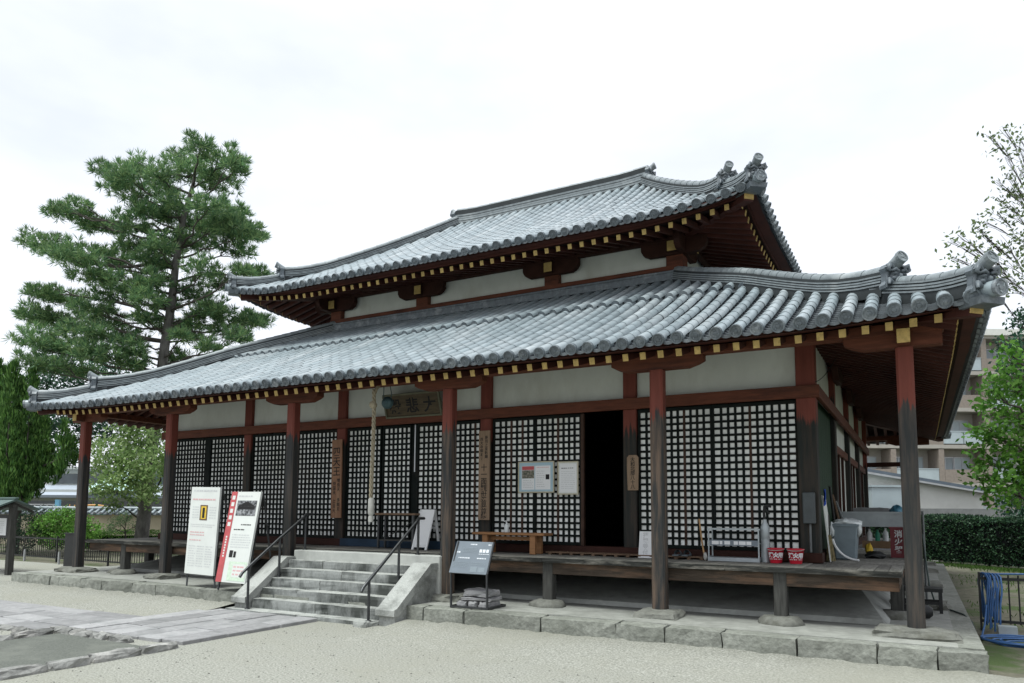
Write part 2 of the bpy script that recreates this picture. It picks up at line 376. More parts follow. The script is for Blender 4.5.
# ------------------------------------------------------------------ mesh builder
class MB:
    def __init__(s):
        s.v, s.f, s.m, s.s = [], [], [], []

    def add(s, vs, fs, m=0, smooth=False):
        o = len(s.v)
        s.v.extend([tuple(v) for v in vs])
        for f in fs:
            s.f.append(tuple(i+o for i in f))
            s.m.append(m)
            s.s.append(smooth)

    def box(s, x0, x1, y0, y1, z0, z1, m=0):
        v = [(x0, y0, z0), (x1, y0, z0), (x1, y1, z0), (x0, y1, z0), (x0, y0, z1), (x1, y0, z1), (x1, y1, z1), (x0, y1, z1)]
        s.add(v, [(0, 3, 2, 1), (4, 5, 6, 7), (0, 1, 5, 4), (1, 2, 6, 5), (2, 3, 7, 6), (3, 0, 4, 7)], m)

    def obox(s, c, ax, ay, az, m=0):
        c, ax, ay, az = Vector(c), Vector(ax), Vector(ay), Vector(az)
        v = [c+ax*i+ay*j+az*k for k in (-1, 1) for (i, j) in ((-1, -1), (1, -1), (1, 1), (-1, 1))]
        s.add(v, [(0, 3, 2, 1), (4, 5, 6, 7), (0, 1, 5, 4), (1, 2, 6, 5), (2, 3, 7, 6), (3, 0, 4, 7)], m)

    def bar(s, p0, p1, wd, ht, m=0, up=(0, 0, 1), tipm=None):
        p0, p1 = Vector(p0), Vector(p1)
        d = (p1-p0)
        ln = d.length
        d.normalize()
        x = d.cross(Vector(up))
        if x.length < 1e-4:
            x = Vector((1, 0, 0))
        x.normalize()
        y = x.cross(d)
        a, b = x*wd/2, y*ht/2
        v = [p0-a-b, p0+a-b, p0+a+b, p0-a+b, p1-a-b, p1+a-b, p1+a+b, p1-a+b]
        s.add(v, [(1, 2, 6, 5), (2, 3, 7, 6), (3, 0, 4, 7), (0, 1, 5, 4), (4, 5, 6, 7)], m)
        s.add(v[:4], [(3, 2, 1, 0)], m if tipm is None else tipm)

    def tube(s, pts, r, n=8, m=0, cap=True, smooth=True):
        pts = [Vector(p) for p in pts]
        k = len(pts)
        rs = list(r) if isinstance(r, (list, tuple)) else [r]*k
        vs = []
        ref = None
        for i, p in enumerate(pts):
            t = (pts[min(i+1, k-1)]-pts[max(i-1, 0)])
            if t.length < 1e-9:
                t = Vector((0, 0, 1))
            t.normalize()
            if ref is None:
                ref = t.orthogonal().normalized()
            ref = (ref-t*ref.dot(t))
            if ref.length < 1e-6:
                ref = t.orthogonal()
            ref.normalize()
            q = t.cross(ref)
            for j in range(n):
                a = 2*PI*j/n
                vs.append(p+(ref*math.cos(a)+q*math.sin(a))*rs[i])
        fs = []
        for i in range(k-1):
            for j in range(n):
                j2 = (j+1) % n
                fs.append((i*n+j, i*n+j2, (i+1)*n+j2, (i+1)*n+j))
        s.add(vs, fs, m, smooth)
        if cap:
            s.add(vs[:n], [tuple(range(n-1, -1, -1))], m)
            s.add(vs[-n:], [tuple(range(n))], m)

    def lathe(s, prof, n=16, c=(0, 0, 0), ax=(0, 0, 1), m=0, smooth=True):
        c, ax = Vector(c), Vector(ax).normalized()
        e1 = ax.orthogonal().normalized()
        e2 = ax.cross(e1)
        vs, fs = [], []
        for (r, z) in prof:
            for j in range(n):
                a = 2*PI*j/n
                vs.append(c+ax*z+(e1*math.cos(a)+e2*math.sin(a))*r)
        for i in range(len(prof)-1):
            for j in range(n):
                j2 = (j+1) % n
                fs.append((i*n+j, i*n+j2, (i+1)*n+j2, (i+1)*n+j))
        s.add(vs, fs, m, smooth)
        s.add(vs[:n], [tuple(range(n-1, -1, -1))], m)
        s.add(vs[-n:], [tuple(range(n))], m)

    def prism(s, poly, o, ux, uy, dv, m=0, sidem=None):
        o, ux, uy, dv = Vector(o), Vector(ux), Vector(uy), Vector(dv)
        n = len(poly)
        a = [o+ux*x+uy*y for x, y in poly]
        b = [p+dv for p in a]
        s.add(a+b, [tuple(range(n)), tuple(range(2*n-1, n-1, -1))], m)
        s.add(a+b, [(i, i+n, (i+1) % n+n, (i+1) % n) for i in range(n)], m if sidem is None else sidem)

    def blob(s, c, rad, seed=0, rough=0.15, nu=10, nv=6, m=0, flat=None, smooth=True):
        rg = random.Random(seed)
        c = Vector(c)
        vs, fs = [], []
        ph = [rg.uniform(0, 6.28) for _ in range(6)]
        for i in range(nv+1):
            th = PI*i/nv
            for j in range(nu):
                a = 2*PI*j/nu
                k = 1+rough*(math.sin(3*a+ph[0])*math.sin(2*th+ph[1])+0.6*math.sin(5*a+ph[2]+th*3)+rg.uniform(-.3, .3))
                x = rad[0]*k*math.sin(th)*math.cos(a)
                y = rad[1]*k*math.sin(th)*math.sin(a)
                z = rad[2]*k*math.cos(th)
                if flat is not None:
                    z = min(z, rad[2]*flat)
                vs.append(c+Vector((x, y, z)))
        for i in range(nv):
            for j in range(nu):
                j2 = (j+1) % nu
                fs.append((i*nu+j, (i+1)*nu+j, (i+1)*nu+j2, i*nu+j2))
        s.add(vs, fs, m, smooth)

    def rough_block(s, x0, x1, y0, y1, z0, z1, seed=0, j=0.02, m=0, top=1.0, mf=None):
        """hand-cut stone: subdivided box with jittered corners; top = top size factor"""
        rg = random.Random(seed)
        nx, ny, nz = 4, 3, 3
        idx = {}
        vs, fs = [], []
        cx, cy = (x0+x1)/2, (y0+y1)/2
        def vid(i, k, l):
            key = (i, k, l)
            if key not in idx:
                t = l/nz
                sc = 1+(top-1)*t
                x = cx+((x0+(x1-x0)*i/nx)-cx)*sc
                y = cy+((y0+(y1-y0)*k/ny)-cy)*sc
                z = z0+(z1-z0)*t
                e = (i in (0, nx))+(k in (0, ny))+(l in (0, nz))
                q = j*(1.3 if e > 1 else 0.7)
                if e > 1:
                    x += (cx-x)/max(abs(cx-x), 1e-6)*rg.uniform(0, q)
                    y += (cy-y)/max(abs(cy-y), 1e-6)*rg.uniform(0, q)
                    z += (-q*rg.uniform(0, 1) if l == nz else 0)
                idx[key] = len(vs)
                vs.append((x+rg.uniform(-q, q)*.5, y+rg.uniform(-q, q)*.5, z+rg.uniform(-q, q)*.4))
            return idx[key]
        for i in range(nx):
            for k in range(ny):
                fs.append((vid(i, k, nz), vid(i+1, k, nz), vid(i+1, k+1, nz), vid(i, k+1, nz)))
                fs.append((vid(i, k+1, 0), vid(i+1, k+1, 0), vid(i+1, k, 0), vid(i, k, 0)))
        ff = []
        for i in range(nx):
            for l in range(nz):
                ff.append((vid(i, 0, l), vid(i+1, 0, l), vid(i+1, 0, l+1), vid(i, 0, l+1)))
                fs.append((vid(i+1, ny, l), vid(i, ny, l), vid(i, ny, l+1), vid(i+1, ny, l+1)))
        for k in range(ny):
            for l in range(nz):
                fs.append((vid(0, k+1, l), vid(0, k, l), vid(0, k, l+1), vid(0, k+1, l+1)))
                fs.append((vid(nx, k, l), vid(nx, k+1, l), vid(nx, k+1, l+1), vid(nx, k, l+1)))
        o_ = len(s.v)
        s.add(vs, fs, m)
        for q in ff:
            s.f.append(tuple(i+o_ for i in q))
            s.m.append(m if mf is None else mf)
            s.s.append(False)

    def build(s, name, mats, parent=None, base=None, bevel=0.0):
        if not isinstance(mats, (list, tuple)):
            mats = [mats]
        if base is None:
            base = Vector(parent['_b']) if parent is not None else Vector((0, 0, 0))
        base = Vector(base)
        me = bpy.data.meshes.new(name)
        me.from_pydata([(v[0]-base.x, v[1]-base.y, v[2]-base.z) for v in s.v], [], s.f)
        for x in mats:
            me.materials.append(M[x] if isinstance(x, str) else x)
        me.polygons.foreach_set('material_index', s.m)
        me.polygons.foreach_set('use_smooth', s.s)
        me.update()
        o = bpy.data.objects.new(name, me)
        C.objects.link(o)
        if parent is not None:
            o.parent = parent
        else:
            o.location = base
        o['_b'] = tuple(base)
        if bevel:
            bv = o.modifiers.new('edge', 'BEVEL')
            bv.width = bevel
            bv.segments = 1
            bv.limit_method = 'ANGLE'
            bv.angle_limit = R(50)
        return o

def thing(name, label, cat, base, group=None):
    o = bpy.data.objects.new(name, None)
    o.empty_display_size = 0.2
    C.objects.link(o)
    o.location = base
    o['label'] = label
    o['category'] = cat
    o['_b'] = tuple(base)
    if group:
        o['group'] = group
    return o

def tag(o, label, cat, group=None, kind=None):
    o['label'] = label
    o['category'] = cat
    if group:
        o['group'] = group
    if kind:
        o['kind'] = kind
    return o

def struct(o):
    o['kind'] = 'structure'
    return o

def text_into(mb, body, size, o, ux, uy, m, vertical=True, gap=1.0, sx=1.0, bold=0.0, up=None):
    """lettering laid on a plane: o = top centre (vertical) or centre-left (horizontal)"""
    cu = bpy.data.curves.new('lettering', 'FONT')
    cu.body = '\n'.join(body) if vertical else body
    cu.size = size
    cu.space_line = gap
    cu.align_x = 'CENTER' if vertical else 'LEFT'
    cu.offset = bold
    ob = bpy.data.objects.new('lettering', cu)
    C.objects.link(ob)
    bpy.context.view_layer.update()
    dg = bpy.context.evaluated_depsgraph_get()
    me = bpy.data.meshes.new_from_object(ob.evaluated_get(dg))
    o, ux, uy = Vector(o), Vector(ux), Vector(uy)
    vs = [o+ux*(v.co.x*sx)+uy*(v.co.y) for v in me.vertices]
    fs = [tuple(p.vertices) for p in me.polygons]
    mb.add(vs, fs, m)
    bpy.data.objects.remove(ob)
    bpy.data.curves.remove(cu)
    bpy.data.meshes.remove(me)

def lines_into(mb, o, ux, uy, w_, h_, rows, m, rg, fill=0.55, blocks=True):
    """rows of small print too fine to read: short strokes on the board's surface"""
    o, ux, uy = Vector(o), Vector(ux), Vector(uy)
    ph = h_/rows
    for r_ in range(rows):
        y = -(r_+0.5)*ph
        x = 0.0
        end = w_*rg.uniform(0.8, 1.0)
        while x < end:
            l_ = ph*rg.uniform(0.5, 1.6)
            l_ = min(l_, w_-x)
            a = o+ux*x+uy*(y-ph*fill/2)
            b = a+ux*l_
            c = b+uy*(ph*fill)
            d = a+uy*(ph*fill)
            mb.add([a, b, c, d], [(0, 1, 2, 3)], m)
            x += l_+ph*rg.uniform(0.15, 0.5)

def rect_into(mb, o, ux, uy, x0, x1, y0, y1, m):
    o, ux, uy = Vector(o), Vector(ux), Vector(uy)
    mb.add([o+ux*x0+uy*y0, o+ux*x1+uy*y0, o+ux*x1+uy*y1, o+ux*x0+uy*y1], [(0, 1, 2, 3)], m)

G = -0.38          # gravel level
PT = -0.10         # platform top
DT = 0.62          # veranda deck top
W3, E3 = 5.267, 8.333
HW = 7.056         # half width of the walled hall
YW = 1.337         # front wall line
YC = 7.05          # middle of the hall front to back
PX = [-E3, -W3, -1.756, 1.756, W3, E3]
CX = [-HW, -4.401, -1.698, 1.698, 4.401, HW]
CY = [YW, 4.193, YC, 9.905, 2*YC-YW]
PY = [0.0, 3.066, YC, 2*YC-3.066, 2*YC]
P = 0.2465

# ================================================================== GROUND
mb = MB()
mb.box(-400, 400, -200, 600, G-1.0, G)
struct(mb.build('ground', 'gravel'))

def slab_sheet(name, x0, x1, y0, y1, z, m):
    b = MB()
    b.box(x0, x1, y0, y1, z-0.35, z)
    return struct(b.build(name, m))
slab_sheet('soil_yard', 8.98, 40, -1.2, 120, G+0.006, 'soil')
slab_sheet('garden_soil', -120, -9.3, 3.3, 120, G+0.006, 'soil')

# stone paths: individual slabs with open joints, one sheet of paving
mb = MB()
rg = random.Random(5)
x = -2.1
for wd in (.40, .36, .42, .38, .44, .42):
    y = -1.36
    while y > -3.72:
        ln = min(rg.uniform(.55, 1.25), y+3.76)
        if ln < .25:
            ln = y+3.76
        mb.box(x+.010, x+wd-.010, y-ln+.010, y-.010, G-.05, G+.045+rg.uniform(-.008, .006))
        y -= ln
    x += wd
y = -2.58
for k in range(4):
    ln = 0.375
    x = -2.11
    while x > -30:
        wd = rg.uniform(0.7, 1.4)
        mb.box(x-wd+.010, x-.010, y-ln+.010, y-.010, G-.05, G+0.04+rg.uniform(-.006, .006))
        x -= wd
    y -= ln
struct(mb.build('stone_path', 'paving', bevel=0.008))

mb = MB()
k = 0
y = -3.84
while y > -8.5:           # edging along the right of the bed
    ln = rg.uniform(0.35, 0.6)
    mb.rough_block(0.28, 0.46, y-ln+.01, y-.01, G-.1, G+rg.uniform(.07, .11), 100+k, 0.025)
    y -= ln
    k += 1
x = -0.38
while x > -1.95:          # edging along the top of the bed
    ln = rg.uniform(0.28, 0.5)
    mb.rough_block(x-ln+.01, x-.01, -4.03, -3.86, G-.1, G+rg.uniform(.06, .11), 200+k, 0.03)
    x -= ln
    k += 1
y = -4.06
while y > -8.5:           # edging along the left of the bed
    ln = rg.uniform(0.3, 0.6)
    mb.rough_block(-2.02, -1.84, y-ln+.01, y-.01, G-.1, G+rg.uniform(.06, .10), 300+k, 0.03)
    y -= ln
    k += 1
x = -2.3
while x > -30:            # edging below the cross path
    ln = rg.uniform(0.35, 0.7)
    mb.rough_block(x-ln+.01, x-.01, -4.26, -4.11, G-.1, G+rg.uniform(.03, .07), 400+k, 0.03)
    x -= ln
    k += 1
struct(mb.build('path_edging', 'edgestone'))
mb = MB()
mb.box(-1.83, 0.27, -8.5, -4.04, G-.05, G+0.012)
struct(mb.build('earth_bed', 'earth'))

# gravel banked up against the platform kerb
def bank(x0, x1, seed):
    rg = random.Random(seed)
    n_ = int((x1-x0)/.12)
    vs, fs = [], []
    for i in range(n_+1):
        x = x0+(x1-x0)*i/n_
        e = .5 if i in (0, n_) else 1
        for (y, z) in ((-.86, -.37), (-.935, -.32-rg.uniform(0, .03)), (-.985-rg.uniform(0, .05), -.262-rg.uniform(0, .03)), (-1.5, -.322), (-2.3-rg.uniform(0, .5), G-.004)):
            vs.append((x, y, z))
    for i in range(n_):
        for j in range(4):
            fs.append((i*5+j, i*5+j+1, (i+1)*5+j+1, (i+1)*5+j))
    b = MB()
    b.add(vs, fs, 0, True)
    return struct(b.build('gravel_bank', 'gravel'))
bank(1.72, 9.3, 1)
bank(-9.7, -1.86, 2)

# loose pebbles over the gravel
rgn = np.random.default_rng(11)
n = 5200
px_ = rgn.uniform(-6, 12, n)
py_ = rgn.uniform(-6.5, -1.0, n)
keep = ~((px_ > -2.15) & (px_ < 0.5) & (py_ > -8) & (py_ < -1.2)) & ~((px_ < -2.0) & (py_ < -2.5) & (py_ > -4.3))
px_, py_ = px_[keep], py_[keep]
mb = MB()
for x, y in zip(px_, py_):
    r_ = rnd.uniform(0.005, 0.015)
    a = rnd.uniform(0, 6.28)
    ca, sa = math.cos(a)*r_, math.sin(a)*r_
    mb.add([(x+ca, y+sa, G), (x-sa, y+ca, G), (x-ca, y-sa, G), (x+sa, y-ca, G), (x+ca*.2, y, G+r_*.8)],
           [(0, 1, 4), (1, 2, 4), (2, 3, 4), (3, 0, 4)])
tag(mb.build('gravel_pebbles', mat('pebble', (0.22, 0.22, 0.195), 0.9, 0.3, 8, isl=0.5, spec=0.1)),
    'loose pale pebbles scattered over the gravel court', 'gravel', kind='stuff')

# ================================================================== THE HALL
hall = thing('temple_hall', 'old wooden temple hall with two grey tiled roofs, red posts and black lattice doors', 'temple', (0, YC, G))

# ---- stone platform
mb = MB()
mb.box(-9.25, 8.72, -0.62, 2*YC+0.85, G-.05, PT)
mb.build('stone_platform', 'concrete', hall)
mb = MB()
x = -9.3
k = 0
rg = random.Random(21)
while x < 8.97:
    ln = min(rg.uniform(0.55, 1.25), 8.97-x)
    mb.rough_block(x+.002, x+ln-.002, -0.92+rg.uniform(-.012, .012), -0.60, G-.12, PT+rg.uniform(-.006, .004), k, 0.014)
    x += ln
    k += 1
mb.box(8.70, 8.96, -0.58, 14.95, G-.12, PT-.004)
mb.build('kerb_stones', 'kerbstone', hall)

# ---- plastered mound under the floor
mb = MB()
b0, b1 = (8.02, 0.66, 13.4), (7.45, 2.9, 11.4)
v = [(-b0[0], b0[1], PT+.004), (b0[0], b0[1], PT+.004), (b0[0], b0[2], PT+.004), (-b0[0], b0[2], PT+.004),
     (-7.96, 0.70, -0.03), (7.96, 0.70, -0.03), (7.96, 13.36, -0.03), (-7.96, 13.36, -0.03),
     (-b1[0], b1[1], 0.32), (b1[0], b1[1], 0.32), (b1[0], b1[2], 0.32), (-b1[0], b1[2], 0.32)]
f = [(8, 9, 10, 11)]
for a in (0, 4):
    for i in range(4):
        f.append((a+i, a+(i+1) % 4, a+4+(i+1) % 4, a+4+i))
mb.add(v, f)
mb.build('plaster_mound', 'lime', hall, bevel=0.02)

# ---- veranda
mb = MB()
DX, DY0 = 8.20, 0.10
rg = random.Random(3)
x = -DX
while x < DX:      # front boards run inwards
    wd = min(rg.uniform(.16, .24), DX-x)
    mb.box(x+.002, x+wd-.003, DY0+rg.uniform(-.015, .01), YW-.05, DT-.055, DT+rg.uniform(-.004, .003))
    x += wd
for sx in (-1, 1):
    y = YW-.04
    while y < 2*YC-DY0:
        wd = rg.uniform(.16, .24)
        xa, xb = (HW+.05, DX+rg.uniform(-.01, .015))
        if sx < 0:
            xa, xb = -xb, -xa
        mb.box(xa, xb, y+.002, y+wd-.003, DT-.055, DT+rg.uniform(-.004, .003))
        y += wd
x = -DX
while x < DX:
    wd = min(rg.uniform(.16, .24), DX-x)
    mb.box(x+.002, x+wd-.003, 2*YC-YW+.05, 2*YC-DY0, DT-.055, DT)
    x += wd
mb.build('veranda_deck', 'deck', hall, bevel=0.004)
mb = MB()
x = -DX
while x < DX:
    ln = min(rg.uniform(1.6, 3.0), DX-x)
    mb.rough_block(x+.002, x+ln-.002, DY0-.045, DY0-.018, DT-.066, DT+.002, int(x*10)+90, .005)
    x += ln
mb.build('edge_plank', 'edgeplank', hall)
mb = MB()
mb.box(-DX+.03, DX-.03, 0.14, 0.27, DT-.24, DT-.058)
for sx in (-1, 1):
    mb.box(sx*DX-.13*(sx > 0)-.03*sx, sx*DX+.13*(sx < 0)-.03*sx, 0.272, 2*YC-.272, DT-.24, DT-.058)
mb.box(-DX+.03, DX-.03, 2*YC-.27, 2*YC-.14, DT-.24, DT-.058)
mb.build('veranda_beam', 'deckbeam', hall, bevel=0.006)
vp = [(-6.9, .2), (-3.5, .2), (3.48, .2), (6.81, .2)] + [(s_*8.1, y) for s_ in (-1, 1) for y in (1.6, 5.0, 9.0, 12.4)]
for i, (x, y) in enumerate(vp):
    b = MB()
    b.box(x-.08, x+.08, y-.08, y+.08, -0.015, DT-.06)
    pst = b.build('veranda_post', 'greywood', hall, bevel=0.012)
    b = MB()
    b.blob((x, y-.03, PT+.005), (.29, .25, .125), i+3, .07, 14, 8, flat=.78)
    b.build('base_stone', 'basestone', pst, base=hall['_b'])
b = MB()
b.blob((-7.25, .35, PT+.005), (.32, .24, .10), 77, .10, 12, 6, flat=.8)
b.build('base_stone', 'basestone', hall)

# ---- outer posts
def outer_post(x, y, i):
    m = post_mat('post_paint', 2.66 if x > -3 else 2.47, RED, DK, BR if i in (3, 4) else (.085, .068, .055), i*1.7)
    b = MB()
    h = .095
    c = .025
    poly = [(-h+c, -h), (h-c, -h), (h, -h+c), (h, h-c), (h-c, h), (-h+c, h), (-h, h-c), (-h, -h+c)]
    b.prism(poly, (x, y, 0.0), (1, 0, 0), (0, 1, 0), (0, 0, 3.30))
    p = b.build('post', m, hall)
    b = MB()
    wd = .30 if abs(x) < 8 else .46
    b.rough_block(x-wd-.02, x+wd, y-.32, y+.26, PT-.02, 0.005, i+500, .03, top=.86)
    b.build('base_stone', 'basestone', p, base=hall['_b'])
    # boat-shaped bracket arm under the eave beam
    L_ = .66
    poly = [(-L_, .16), (-L_, .085), (-L_+.07, .045), (-L_+.2, .005), (-.2, 0), (.2, 0), (L_-.2, .005), (L_-.07, .045), (L_, .085), (L_, .16)]
    return p
k = 0
for x in PX:
    outer_post(x, 0.0, k)
    k += 1
for y in PY[1:-1]:
    for x in (-E3, E3):
        outer_post(x, y, k)
        k += 1
for x in PX:
    outer_post(x, PY[-1], k)
    k += 1
ARM = .66
def arm_poly(L_, cut=None):
    return [(-L_, .165), (-L_, .09), (-L_+.08, .05), (-L_+.22, .005), (L_-.22, .005), (L_-.08, .05), (L_, .09), (L_, .165)]
for y in (0.0, 2*YC):
    for i, x in enumerate(PX):
        b = MB()
        if i in (0, 5):
            s_ = 1 if i == 5 else -1
            poly = [(-.66, .165), (-.66, .09), (-.58, .05), (-.44, .005), (.40, .005), (.40, .165)]
            poly = [(px*s_, pz) for px, pz in poly]
            if s_ < 0:
                poly = poly[::-1]
        else:
            poly = arm_poly(.66)
        b.prism(poly, (x, y-.085, 3.30), (1, 0, 0), (0, 0, 1), (0, .17, 0))
        b.build('bracket_arm', 'beam', hall, bevel=0.008)
for x in (-E3, E3):
    for y in PY[1:-1]:
        b = MB()
        b.prism(arm_poly(.66), (x-.085, y, 3.30), (0, 1, 0), (0, 0, 1), (.17, 0, 0))
        b.build('bracket_arm', 'beam', hall, bevel=0.008)
# eave beams carried by the posts
for y in (0.0, 2*YC):
    b = MB()
    b.box(-E3-.42, E3+.42, y-.09, y+.09, 3.466, 3.60)
    b.build('eave_beam', 'beam', hall, bevel=0.006)
for x in (-E3, E3):
    b = MB()
    b.box(x-.088, x+.088, -.20, 2*YC+.30, 3.468, 3.598)
    b.box(x-.066, x+.066, -.28, -.087, 3.315, 3.464)
    b.box(x-.069, x+.069, -.293, -.281, 3.313, 3.48, 1)
    b.build('eave_beam', ['beam', 'gold'], hall)

# ---- wall columns, rails, plaster
def column(x, y, wd, zc, i):
    m = post_mat('column_paint', zc, RED, (0.016, 0.019, 0.017), (0.05, 0.036, 0.027), 30+i*2.3, 0.05)
    b = MB()
    h = wd/2
    b.box(x-h, x+h, y-h, y+h, 0.33, 3.93)
    return b.build('column', m, hall, bevel=0.012)
k = 0
for x in CX:
    for y in (CY[0], CY[-1]):
        column(x, y, .26 if abs(x) > 7 else .22, 2.62, k)
        k += 1
for y in CY[1:-1]:
    for x in (-HW, HW):
        column(x, y, .24, 3.3, k)
        k += 1
YF = YW-.11      # front face of ordinary columns
b = MB()
b.box(-HW-.19, HW+.19, YW-.185, YW-.128, 2.955, 3.135)
b.build('tie_beam', 'beam', hall, bevel=0.006)
for s_ in (-1, 1):
    b = MB()
    x0, x1 = sorted((s_*(HW+.128), s_*(HW+.185)))
    b.box(x0, x1, YW-.127, 2*YC-YW+.18, 2.957, 3.133)
    b.build('tie_beam', 'beam', hall, bevel=0.006)
b = MB()
b.box(-HW, HW, 2*YC-YW+.13, 2*YC-YW+.18, 2.955, 3.135)
b.build('tie_beam', 'beam', hall)
# sill under the doors
b = MB()
b.box(-HW-.16, HW+.16, YW-.17, YW+.10, DT+.004, DT+.14)
b.build('sill', 'beamd', hall, bevel=0.008)
b = MB()
b.box(-HW, HW, 2*YC-YW-.1, 2*YC-YW+.12, DT-.1, DT+.14)
b.build('sill', 'beamd', hall)
for s_ in (-1, 1):
    b = MB()
    x0, x1 = sorted((s_*(HW-.1), s_*(HW+.15)))
    b.box(x0, x1, YW+.14, 2*YC-YW-.14, DT+.004, DT+.14)
    b.build('sill', 'beamd', hall)
for i in range(5):
    xa, xb = CX[i]+.10, CX[i+1]-.10
    for y in (YW, 2*YC-YW):
        b = MB()
        b.box(xa, xb, y-.03, y+.03, 3.05, 3.95)
        b.build('plaster_panel', 'plaster', hall)
    b = MB()
    b.box(xa, xb, 2*YC-YW-.04, 2*YC-YW+.04, DT, 3.05)
    b.build('plaster_panel', 'plaster', hall)
for s_ in (-1, 1):
    for i in range(4):
        ya, yb = CY[i]+.11, CY[i+1]-.11
        x0, x1 = s_*HW-.03, s_*HW+.03
        b = MB()
        b.box(x0, x1, ya, yb, 3.05, 3.95)
        b.build('plaster_panel', 'plaster', hall)
        if i == 0:
            b = MB()
            xq = sorted((s_*(HW-.02), s_*(HW+.04)))
            n_ = 9
            for q in range(n_):
                yy = ya+(yb-ya)*q/n_
                b.box(xq[0], xq[1], yy+.003, yy+(yb-ya)/n_-.003, DT+.14, 3.05)
            b.build('board_door', 'greenboard', hall)
        else:
            b = MB()
            b.box(x0, x1, ya, yb, DT+.13, 3.049)
            b.build('plaster_panel', 'plaster', hall)
            for q in (0.36, 0.66):
                b = MB()
                xq = sorted((s_*(HW+.031), s_*(HW+.075)))
                yy = ya+(yb-ya)*q
                b.box(xq[0], xq[1], yy-.05, yy+.05, DT+.14, 2.42)
                b.build('wall_stud', 'beamd', hall)
            b = MB()
            xq = sorted((s_*(HW+.031), s_*(HW+.09)))
            b.box(xq[0], xq[1], ya, yb, 2.42, 2.56)
            b.build('wall_rail', 'beam', hall)
# head plate on top of the wall
for y in (YW, 2*YC-YW):
    b = MB()
    b.box(-HW-.5, HW+.5, y-.12, y+.12, 3.932, 4.07)
    b.build('head_plate', 'beamd', hall)
for x in (-HW, HW):
    b = MB()
    b.box(x-.118, x+.118, YW-.5, 2*YC-YW+.5, 3.934, 4.068)
    b.build('head_plate', 'beamd', hall)
    for y in CY[1:-1]:        # little bracket blocks over the side columns
        b = MB()
        s_ = 1 if x > 0 else -1
        b.prism([(-.55, .3), (-.55, .2), (-.3, 0), (.3, 0), (.55, .2), (.55, .3)], (x+s_*.125, y, 3.63), (0, 1, 0), (0, 0, 1), (s_*.10, 0, 0))
        b.build('bracket_arm', 'beamd', hall)
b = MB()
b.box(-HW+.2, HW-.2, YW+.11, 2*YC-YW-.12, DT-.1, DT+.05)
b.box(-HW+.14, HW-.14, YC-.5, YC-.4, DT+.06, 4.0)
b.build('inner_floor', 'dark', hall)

# ---- lattice doors
def lattice(x0, x1, z0, z1, y, brown=0, seed=0):
    """one leaf: frame and square grid, white paper behind"""
    rg = random.Random(seed)
    b = MB()
    fr = .026
    b.box(x0, x0+fr, y-.03, y+.03, z0, z1)
    b.box(x1-fr, x1, y-.03, y+.03, z0, z1)
    b.box(x0+fr, x1-fr, y-.03, y+.03, z0, z0+.05)
    b.box(x0+fr, x1-fr, y-.03, y+.03, z1-.05, z1)
    nx = max(2, round((x1-x0-2*fr)/.1045))
    px = (x1-x0-2*fr)/nx
    nz = 20
    pz = (z1-z0-.10)/nz
    bw = .018
    for i in range(1, nx):
        xx = x0+fr+i*px
        mi = 1 if (brown and rg.random() < brown) else 0
        b.box(xx-bw, xx+bw, y-.004, y+.018, z0+.05, z1-.05, mi)
    for k_ in range(1, nz):
        zz = z0+.05+k_*pz
        b.box(x0+fr, x1-fr, y-.0015, y+.0165, zz-bw, zz+bw)
    d = b.build('lattice_door', ['lattice', 'latticebrown'], hall)
    b = MB()
    for i in range(nx):
        for k_ in range(0, nz, 4):
            xx = x0+fr+i*px
            zz = z0+.05+k_*pz
            b.box(xx+.0008, xx+px-.0008, y+.019, y+.025, zz+.0008, zz+4*pz-.0008)
    b.build('paper_backing', 'paper', d, base=hall['_b'])
YL = YW-.04
LZ0, LZ1 = DT+.145, 2.952
lattice(-6.92, -5.80, LZ0, LZ1, YL, 0, 1)
lattice(-5.66, -4.52, LZ0, LZ1, YL, 0, 2)
lattice(-4.27, -3.06, LZ0, LZ1, YL, 0, 3)
lattice(-3.055, -1.83, LZ0, LZ1, YL, 0, 4)
lattice(-1.56, -.70, LZ0, LZ1, YL, 0, 5)
lattice(-.66, .02, LZ0, LZ1, YL, 0, 6)
lattice(.17, .86, LZ0, LZ1, YL, 0, 7)
lattice(.88, 1.57, LZ0, LZ1, YL, .1, 8)
lattice(1.83, 2.66, LZ0, LZ1, YL, .15, 9)
lattice(2.665, 3.53, LZ0, LZ1, YL, .25, 10)
lattice(4.53, 5.70, LZ0, LZ1, YL, .2, 11)
lattice(5.705, 6.92, LZ0, LZ1, YL, .05, 12)
for (x0, x1, y0, y1, z0, m_) in ((-5.795, -5.665, YL-.03, YL+.03, LZ0, 'lattice'), (.025, .165, YL, YL+.03, LZ0, 'lattice'),
                                (3.532, 3.585, YL-.035, YL+.03, LZ0, 'latticebrown'), (4.27, 4.295, YL-.03, YL+.03, LZ0, 'lattice'), (.09, .115, YL-.008, YL-.001, 2.05, 'alu')):
    b = MB()
    b.box(x0, x1, y0, y1, z0, LZ1-.005)
    b.build('door_jamb', m_, hall)
b = MB()
b.box(-1.57, 1.57, YW-.20, YW-.172, DT+.006, DT+.15)
b.build('kick_board', 'blueboard', hall)

